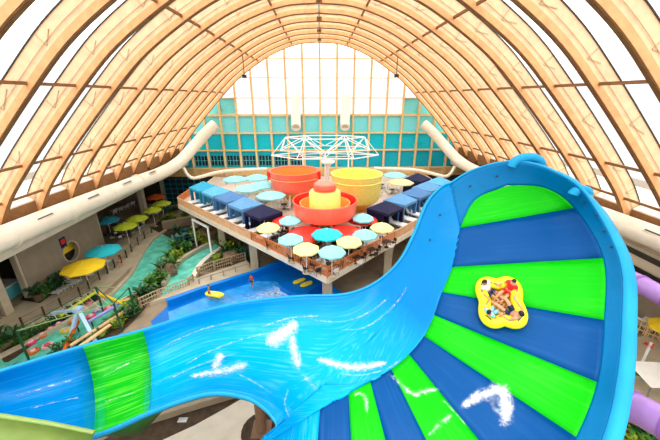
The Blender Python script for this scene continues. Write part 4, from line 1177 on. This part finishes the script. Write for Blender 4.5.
# ------------------------------------------------------------------ lily-pad crossing
flat(smooth_poly([(0,352),(40,330),(80,306),(96,296),(99,300),(84,312),(46,335),(8,362)]), 'bank_soil', soil, .07)
flat(smooth_poly([(58,366),(84,346),(104,330),(112,333),(90,352),(66,372)]), 'bank_soil_near', soil, .07)
flat(smooth_poly([(104,330),(128,306),(140,300),(146,306),(132,322),(112,338)]), 'bank_soil_end', soil, .075)
padc = {'pink':mat('pad_pink',(.75,.08,.20),.5,.1), 'white':mat('pad_white',(.80,.50,.48),.5,.1), 'violet':mat('pad_violet',(.22,.10,.50),.5,.1), 'orange':mat('pad_orange',(.72,.20,.05),.5,.1), 'yellow':mat('pad_yellow',(.80,.70,.10),.5,.1), 'lime':mat('pad_lime',(.38,.62,.08),.5,.1), 'lilac':mat('pad_lilac',(.35,.36,.70),.5,.1)}
padP = {}
def make_pad(c):
    t = thing('lily_pad', '', 'float', (0,0,-50))
    mb = MB(); n = 28
    rim_ = [Vector(((.36 if k else .08)*math.cos(2*PI*k/n), (.36 if k else .08)*math.sin(2*PI*k/n), 0)) for k in range(n)]
    mb.prism([(v.x, v.y) for v in rim_], .0, .14); mb.build('pad', padc[c], t)
    MB().lathe([(.0,.3),(.13,.26),(.2,.14)], n=10).build('bud', padc['white'] if c != 'white' else padc['pink'], t, True); return t
for i, (px, py, c) in enumerate([(87.5,304.5,'white'),(83,309,'orange'),(91,317,'pink'),(111,322,'white'),(103,328,'violet'),(116,304,'lilac'),(133,297,'orange'),(126,300,'yellow'),(119,314,'lime'),(59,325,'violet'),(51,330,'pink'),(31,343,'pink'),(48,346.5,'white'),(42,336,'orange'),(66,331,'yellow'),(61,315,'yellow'),(100,335,'lime'),(74,322,'orange'),(97,311,'lilac'),(109,309,'pink'),(33,352,'orange')]):
    if c not in padP: padP[c] = make_pad(c)
    p = g(px, py, .06); place(padP[c], USED, 'lily_pad', f'{c} floating lily pad in the crossing pool, {ORD[i] if i < 16 else ["seventeenth","eighteenth","nineteenth","twentieth","twenty-first","twenty-second"][i-16]} in the chain', tuple(p), i, 1, 'floating lily pads')
green_p = mat('post_green', (.02,.11,.05), .5, .1); green_l = mat('rail_green', (.24,.42,.16), .5, .1)
nf = thing('overhead_frame', 'green post frame with hanging lines above the lily pads', 'frame', tuple(g(30,362)))
nb = g(30,362)
pts = [g(30,362), g(104,314), g(122,332), g(136,315)]
tops = []
for p in pts:
    q = p-nb; MB().tube([q, q+Vector((0,0,2.6))], .07, 8).build('post', green_p, nf, True); tops.append(q+Vector((0,0,2.6)))
for a, b in ((0,2),(0,1),(1,3),(2,3),(1,2)): MB().tube([tops[a], tops[b]], .04, 8).build('rail', green_l if (a+b) % 2 == 0 else green_p, nf, True)
mb = MB()
for k in range(9):
    a = tops[0].lerp(tops[1], (k+.5)/9); b = tops[0].lerp(tops[2], (k+.5)/9); mb.tube([a,b], .02, 4)
mb.build('net_lines', cream_dk, nf)
pb = mat('beam_blue', (.45,.68,.90), .5, .06)
tp = thing('tripod_beam', 'pale blue three-armed climbing beam over the lily pads', 'climbing frame', tuple(g(85,330)))
o_ = g(85,330); hub = Vector((0,0,1.9))
for (px, py, zz) in ((56,326,1.2),(70,342,.1),(97,345,.1)):
    p = g(px, py)-o_; MB().bar(hub, (p.x, p.y, zz), .24, .2).build('arm', pb, tp)
MB().box(hub,(.5,.5,.35)).build('hub', pb, tp)
for (a, b, m, lab) in (((95,292),(129,306),canvas_yellow,'yellow foam noodle rail at the end of the lily pads'),((60,316),(96,292),canvas_lime,'lime foam rail beside the river path'),((96,330),(134,297),leafs[1],'long green foam rail crossing the pads'),((63,352),(78,322),canvas_orange,'orange plank ramp among the pads'),((70,346),(130,308),rail_tan,'tan log beam between the lily pads'),((75,350),(110,325),wood_tan,'brown log beam along the near pads'),((88,322),(116,306),padc['lilac'],'lilac foam rail above the pads')):
    A_1, B_1 = g(*a, .7), g(*b, .7); t = thing('balance_beam', lab, 'beam', tuple(A_1), 0, 'balance beams'); d = B_1-A_1
    MB().tube([(0,0,0), d], .13, 8).build('log', m, t, True)
    for f_ in (.1,.9): MB().tube([d*f_, d*f_+Vector((0,0,-.7))], .05, 6).build('stand', green_p, t, True)

# ------------------------------------------------------------------ surf pool
SZ = .9
blue_pool = mat('pool_blue', (.0,.17,.55), .3, .06, 1)
P = [at_z(x, y, SZ) for x, y in ((150,318),(167,303),(200,291),(254,274),(284,262),(302,264),(318,280),(345,300),(345,330),(160,345))]
sb = struct(MB().prism([(p.x,p.y) for p in P], .0, SZ-.3).build('pool_basin', blue_pool))
mb = MB()
for a, b in zip(P[1:8], P[2:9]): mb.bar(a+Vector((0,0,-.35)), b+Vector((0,0,-.35)), .45, 1.3)
struct(mb.build('trim_pool_wall', mat('pool_wall', (.0,.22,.66), .3, .06, 1)))
Wp = [at_z(x, y, SZ-.2) for x, y in ((168,312),(205,297),(258,281),(276,281),(300,300),(298,318),(170,330))]
mb = MB(); mb.poly([tuple(p) for p in Wp]); struct(mb.build('surf_water', water_cyan))
fm2 = foam.copy(); 
G = []; U = []
for i in range(10):
    a = np.array((185,315))+(np.array((232,288))-np.array((185,315)))*0; f = i/9
    l0 = np.array((202,305.0))+(np.array((272,283.0))-np.array((202,305.0)))*f; l1 = np.array((215,316.0))+(np.array((292,298.0))-np.array((215,316.0)))*f
    row, ur = [], []
    for k in range(8):
        t = k/7; q = l0+(l1-l0)*t; p = at_z(q[0], q[1], SZ-.12+.1*math.sin(i*1.3)*math.sin(t*3)); row.append(p); ur.append((.30+.5*f*math.sin(t*PI)*(.35+.65*t), t))
    G.append(row); U.append(ur)
tmpS = SL; fo2 = surf(G, 'surf_foam', foam, U, 0, None); fo2.location = SL; tag(fo2, 'white sheet of water foaming over the surf pool slope', 'water foam', None, 'stuff')
def board(px, py, lab, rot, z=SZ, s=1.0, m=raft_yel, tilt=0):
    p = at_z(px, py, z); t = thing('body_board', lab, 'body board', tuple(p), rot, 'yellow boards of the surf pool')
    t.rotation_euler = (0, tilt, rot)
    out = [Vector((.32*math.sin(PI*min(1,(k/12)**.7))+.0, (k/12-.5)*1.5, 0)) for k in range(13)]
    w = [(.30*(1 if 2 < k < 11 else .75 if k in (1,2,11) else .45), (k/12-.5)*1.5) for k in range(13)]
    pts = [(a*s, b*s) for a, b in w]+[(-a*s, b*s) for a, b in w[::-1]]
    MB().prism(pts, .0, .09).build('deck', m, t); MB().prism([(x*.35, y*.5) for x, y in pts], .09, .1).build('grip_pad', canvas_peach, t)
    for sx in (-1,1): MB().bar((sx*.22*s,-.6*s,-.06),(sx*.22*s,-.4*s,-.02),.03,.08).build('fin', m, t)
    return t, p
board(299.3,281.3,'left one of two yellow boards lying on the dark blue slope', 2.2, SZ+.35, .8); board(306.5,284.3,'right one of two yellow boards lying on the dark blue slope', 2.2, SZ+.35, .8)
for x, y in ((300.5,281.5),(306,283.5)): pass
bw = at_z(303,283,SZ+.3); struct(MB().box((bw.x,bw.y,SZ/2+.12),(3.2,2.6,SZ+.35),.9).build('pool_step', blue_pool))
bt, bp_ = board(214.5,294.5,'yellow board held out flat by the surfer in the pool', 1.3, SZ+.25, 1.1)
p = at_z(210,298,SZ-.1); person('surfer in dark swimwear standing in the pool beside the yellow board', Matrix.Translation(p) @ Matrix.Rotation(-1.2,4,'Z') @ Matrix.Scale(.78,4), standing(.1,.2,.1), skin_m, None, navy, True)
p = at_z(252.5,287,SZ-.1); person('person in a red shirt standing at the far edge of the surf pool', Matrix.Translation(p) @ Matrix.Rotation(2.6,4,'Z') @ Matrix.Scale(.78,4), standing(.06,.05,.06), skin_m, (redcloth,.6), navy, True)
p = g(121.5,267); person('person in red swimwear walking on the riverside path', Matrix.Translation(p+Vector((0,0,.03))) @ Matrix.Rotation(2.2,4,'Z') @ Matrix.Scale(.8,4), standing(.08,.1,.2), skin_l, (redcloth,.4), redcloth, True)

# ------------------------------------------------------------------ below the bend of the slide
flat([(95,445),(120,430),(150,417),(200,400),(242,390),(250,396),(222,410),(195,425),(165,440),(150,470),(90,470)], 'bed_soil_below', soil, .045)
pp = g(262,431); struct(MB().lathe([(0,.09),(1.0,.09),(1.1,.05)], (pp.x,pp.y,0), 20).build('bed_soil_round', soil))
rpP = [g(158,442,.05), g(195,425,.05), g(224,409,.05), g(246,396,.05), g(290,398,.05), g(275,450,.05), g(180,470,.05)]
struct(MB().poly([tuple(p) for p in rpP]).build('path_pale', cream_dk))
fence([(142,425),(165,414),(190,405),(215,398),(238,392)], 'dark handrail on the ground below the slide bend', 1.0, 2, darkmetal)
kerb([(126,434),(133,426),(160,418),(205,404),(240,394)], 'trim_kerb_below', .5, .5, concrete)
st = thing('service_hatch', 'small grey access hatch on the ground beneath the slide', 'hatch', tuple(g(183,421)))
MB().box((0,0,.06),(.5,.3,.08)).build('cover', steel, st); MB().box((0,.2,.12),(.3,.05,.05)).build('handle', darkmetal, st)

# ================================================================== RIGHT SIDE
def tube_slide(pts, r, label, m, m2):
    t = thing('tube_slide', label, 'tube slide', tuple(pts[0])); o = Vector(pts[0])
    P = [Vector(p)-o for p in crom([tuple(p) for p in pts], 6)]
    MB().tube(P, r, 28).build('tube', m, t, True)
    for k in range(3, len(P)-2, 5):
        d = (P[k+1]-P[k]).normalized(); MB().tube([P[k]-d*.09, P[k]+d*.09], r*1.07, 28).build('joint_flange', m2, t, True)
    mb = MB(); side_ = [p + Vector((-.2,-.7,.6)).normalized()*r*1.0 for p in P]; mb.tube(side_, .06, 6); mb.build('seam', m2, t, True)
    for k in (2, len(P)-3): MB().tube([(P[k].x,P[k].y,-o.z), (P[k].x,P[k].y,P[k].z-r*.9)], .18, 10).build('support_leg', steel, t, True)
    return t
tube_slide([at_d(600,265,19.5),at_d(632,280,18.0),at_d(660,295,16.6),at_d(720,327,15.0),at_d(820,385,13.6),at_d(960,470,12.6)], .5, 'pale purple tube slide crossing behind the big slide rim', purple_lt, purple)
tube_slide([at_d(585,382,14.2),at_d(620,400,13.0),at_d(660,421,11.8),at_d(720,455,10.6),at_d(820,520,9.6)], .58, 'thick purple tube slide emerging low at the right', purple_lt, purple)
# grey service trunk under the right duct, dark opening
bx_ = thing('plant_unit', 'grey ventilation unit hanging below the right air duct', 'ventilation unit', tuple(at_x(646,256,21.4)))
MB().box((0,0,0),(1.2,4.5,1.2)).build('casing', concrete_lt, bx_); MB().box((-.62,0,.2),(.06,3.6,.35)).build('grille', dark, bx_); MB().box((0,0,-.65),(1.0,4.2,.12)).build('drip_tray', steel, bx_)
for y in (-1.8,1.8): MB().bar((0,y,.6),(0,y,1.3),.08).build('hanger', steel, bx_)
struct(MB().box((25.75,16,3.9),(.2,24,2.6)).build('window_91', dark))
flat([(625,340),(670,330),(720,360),(720,470),(625,470)], 'pool_terrace', concrete_lt, .03)
flat([(636,366),(662,362),(668,376),(640,381)], 'pool_shallow', mat('shallow_pool',(.35,.52,.40),.15,.1,1), .05)
fence([(630,330),(645,336),(660,342),(676,349)], 'brown slatted railing on the right pool terrace', 1.2, 3, wood_tan, True, 'terrace_railing')
fence([(632,312),(648,318),(664,326)], 'grey handrail at the back of the right terrace', 1.0, 2, steel)
chs = [(643,325),(651,329),(657,327)]
for i, (px, py) in enumerate(chs):
    p = g(px, py); place(lpro, USED, 'sun_lounger', f'pale sun lounger on the right terrace, {ORD[i]} from the slide rim', (p.x, p.y, .03), PI*.6, 1.0, 'terrace loungers')
pl = thing('palm_prop', 'red and green toy palm post on the right terrace', 'play post', tuple(g(638,372)))
MB().lathe([(.5,0),(.45,.3),(.1,.4)], n=12).build('base', leafs[1], pl, True); MB().tube([(0,0,.3),(0,0,2.4)], .08, 8).build('post', white, pl, True)
leaf_cluster(14,.1,2.4,.38,.16,12,.5,True).build('fronds', red, pl).location = (0,0,1.3)
parasol(659,346, canvas_yellow, 'yellow parasol at the right edge of the picture', 0, 1.3, 2.0, 'parasols on the right terrace', g(662,352))
plants([(628,436,4,1.2),(636,432,1,1.3),(644,440,0,1.2),(652,436,5,1.2),(633,445,2,1.0)], 'below the thick purple tube')
wt = thing('tent_roof', 'white shade sail over the right pool terrace', 'shade sail', tuple(g(648,395)))
MB().poly([(-1.0,-.7,1.4),(1.1,-.7,1.3),(1.2,1.0,1.5),(-.9,1.1,1.6)]).build('sail', cream_br, wt)
for x, y, z in ((-1.0,-.7,1.4),(1.1,-.7,1.3),(1.2,1.0,1.5),(-.9,1.1,1.6)): MB().tube([(x,y,0),(x,y,z)], .06, 8).build('post', steel, wt, True)

# ceiling mounted bits
for sx, lab in ((-1,'left'),(1,'right')):
    p = at_y(320+sx*79, 38, 43); t = thing('hanging_unit', f'dark suspension rod with a small sensor box under the {lab} roof slope', 'sensor', (p.x,p.y,p.z))
    MB().tube([(0,0,0),(0,0,-4.0)], .05, 6).build('rod', darkmetal, t); MB().box((0,0,-4.1),(.5,.4,.35)).build('box', darkmetal, t)

# ================================================================== LIGHT
w = bpy.data.worlds.new('world'); bpy.context.scene.world = w; w.use_nodes = True
nt = w.node_tree; bg = nt.nodes['Background']
tc = nt.nodes.new('ShaderNodeTexCoord'); sx_ = nt.nodes.new('ShaderNodeSeparateXYZ'); cr = nt.nodes.new('ShaderNodeValToRGB')
nt.links.new(tc.outputs['Generated'], sx_.inputs[0]); nt.links.new(sx_.outputs['Z'], cr.inputs[0]); nt.links.new(cr.outputs[0], bg.inputs[0])
cr.color_ramp.elements[0].position = .01; cr.color_ramp.elements[0].color = (.42,.455,.485,1)
cr.color_ramp.elements[1].position = .16; cr.color_ramp.elements[1].color = (1,.985,.96,1)
bg.inputs[1].default_value = 2.2
sl = bpy.data.lights.new('sun', 'SUN'); sl.energy = 1.0; sl.angle = math.radians(35); so = bpy.data.objects.new('sun', sl); C.objects.link(so)
so.rotation_euler = (math.radians(28), math.radians(-14), 0)
vs_ = bpy.context.scene.view_settings; vs_.view_transform = 'Standard'; vs_.look = 'Medium High Contrast'; vs_.exposure = 0; vs_.gamma = 1
# unused prototypes are dropped
for o in list(bpy.data.objects):
    if o.parent is None and o.get('label') == '' :
        for ch in list(o.children_recursive): bpy.data.objects.remove(ch)
        bpy.data.objects.remove(o)
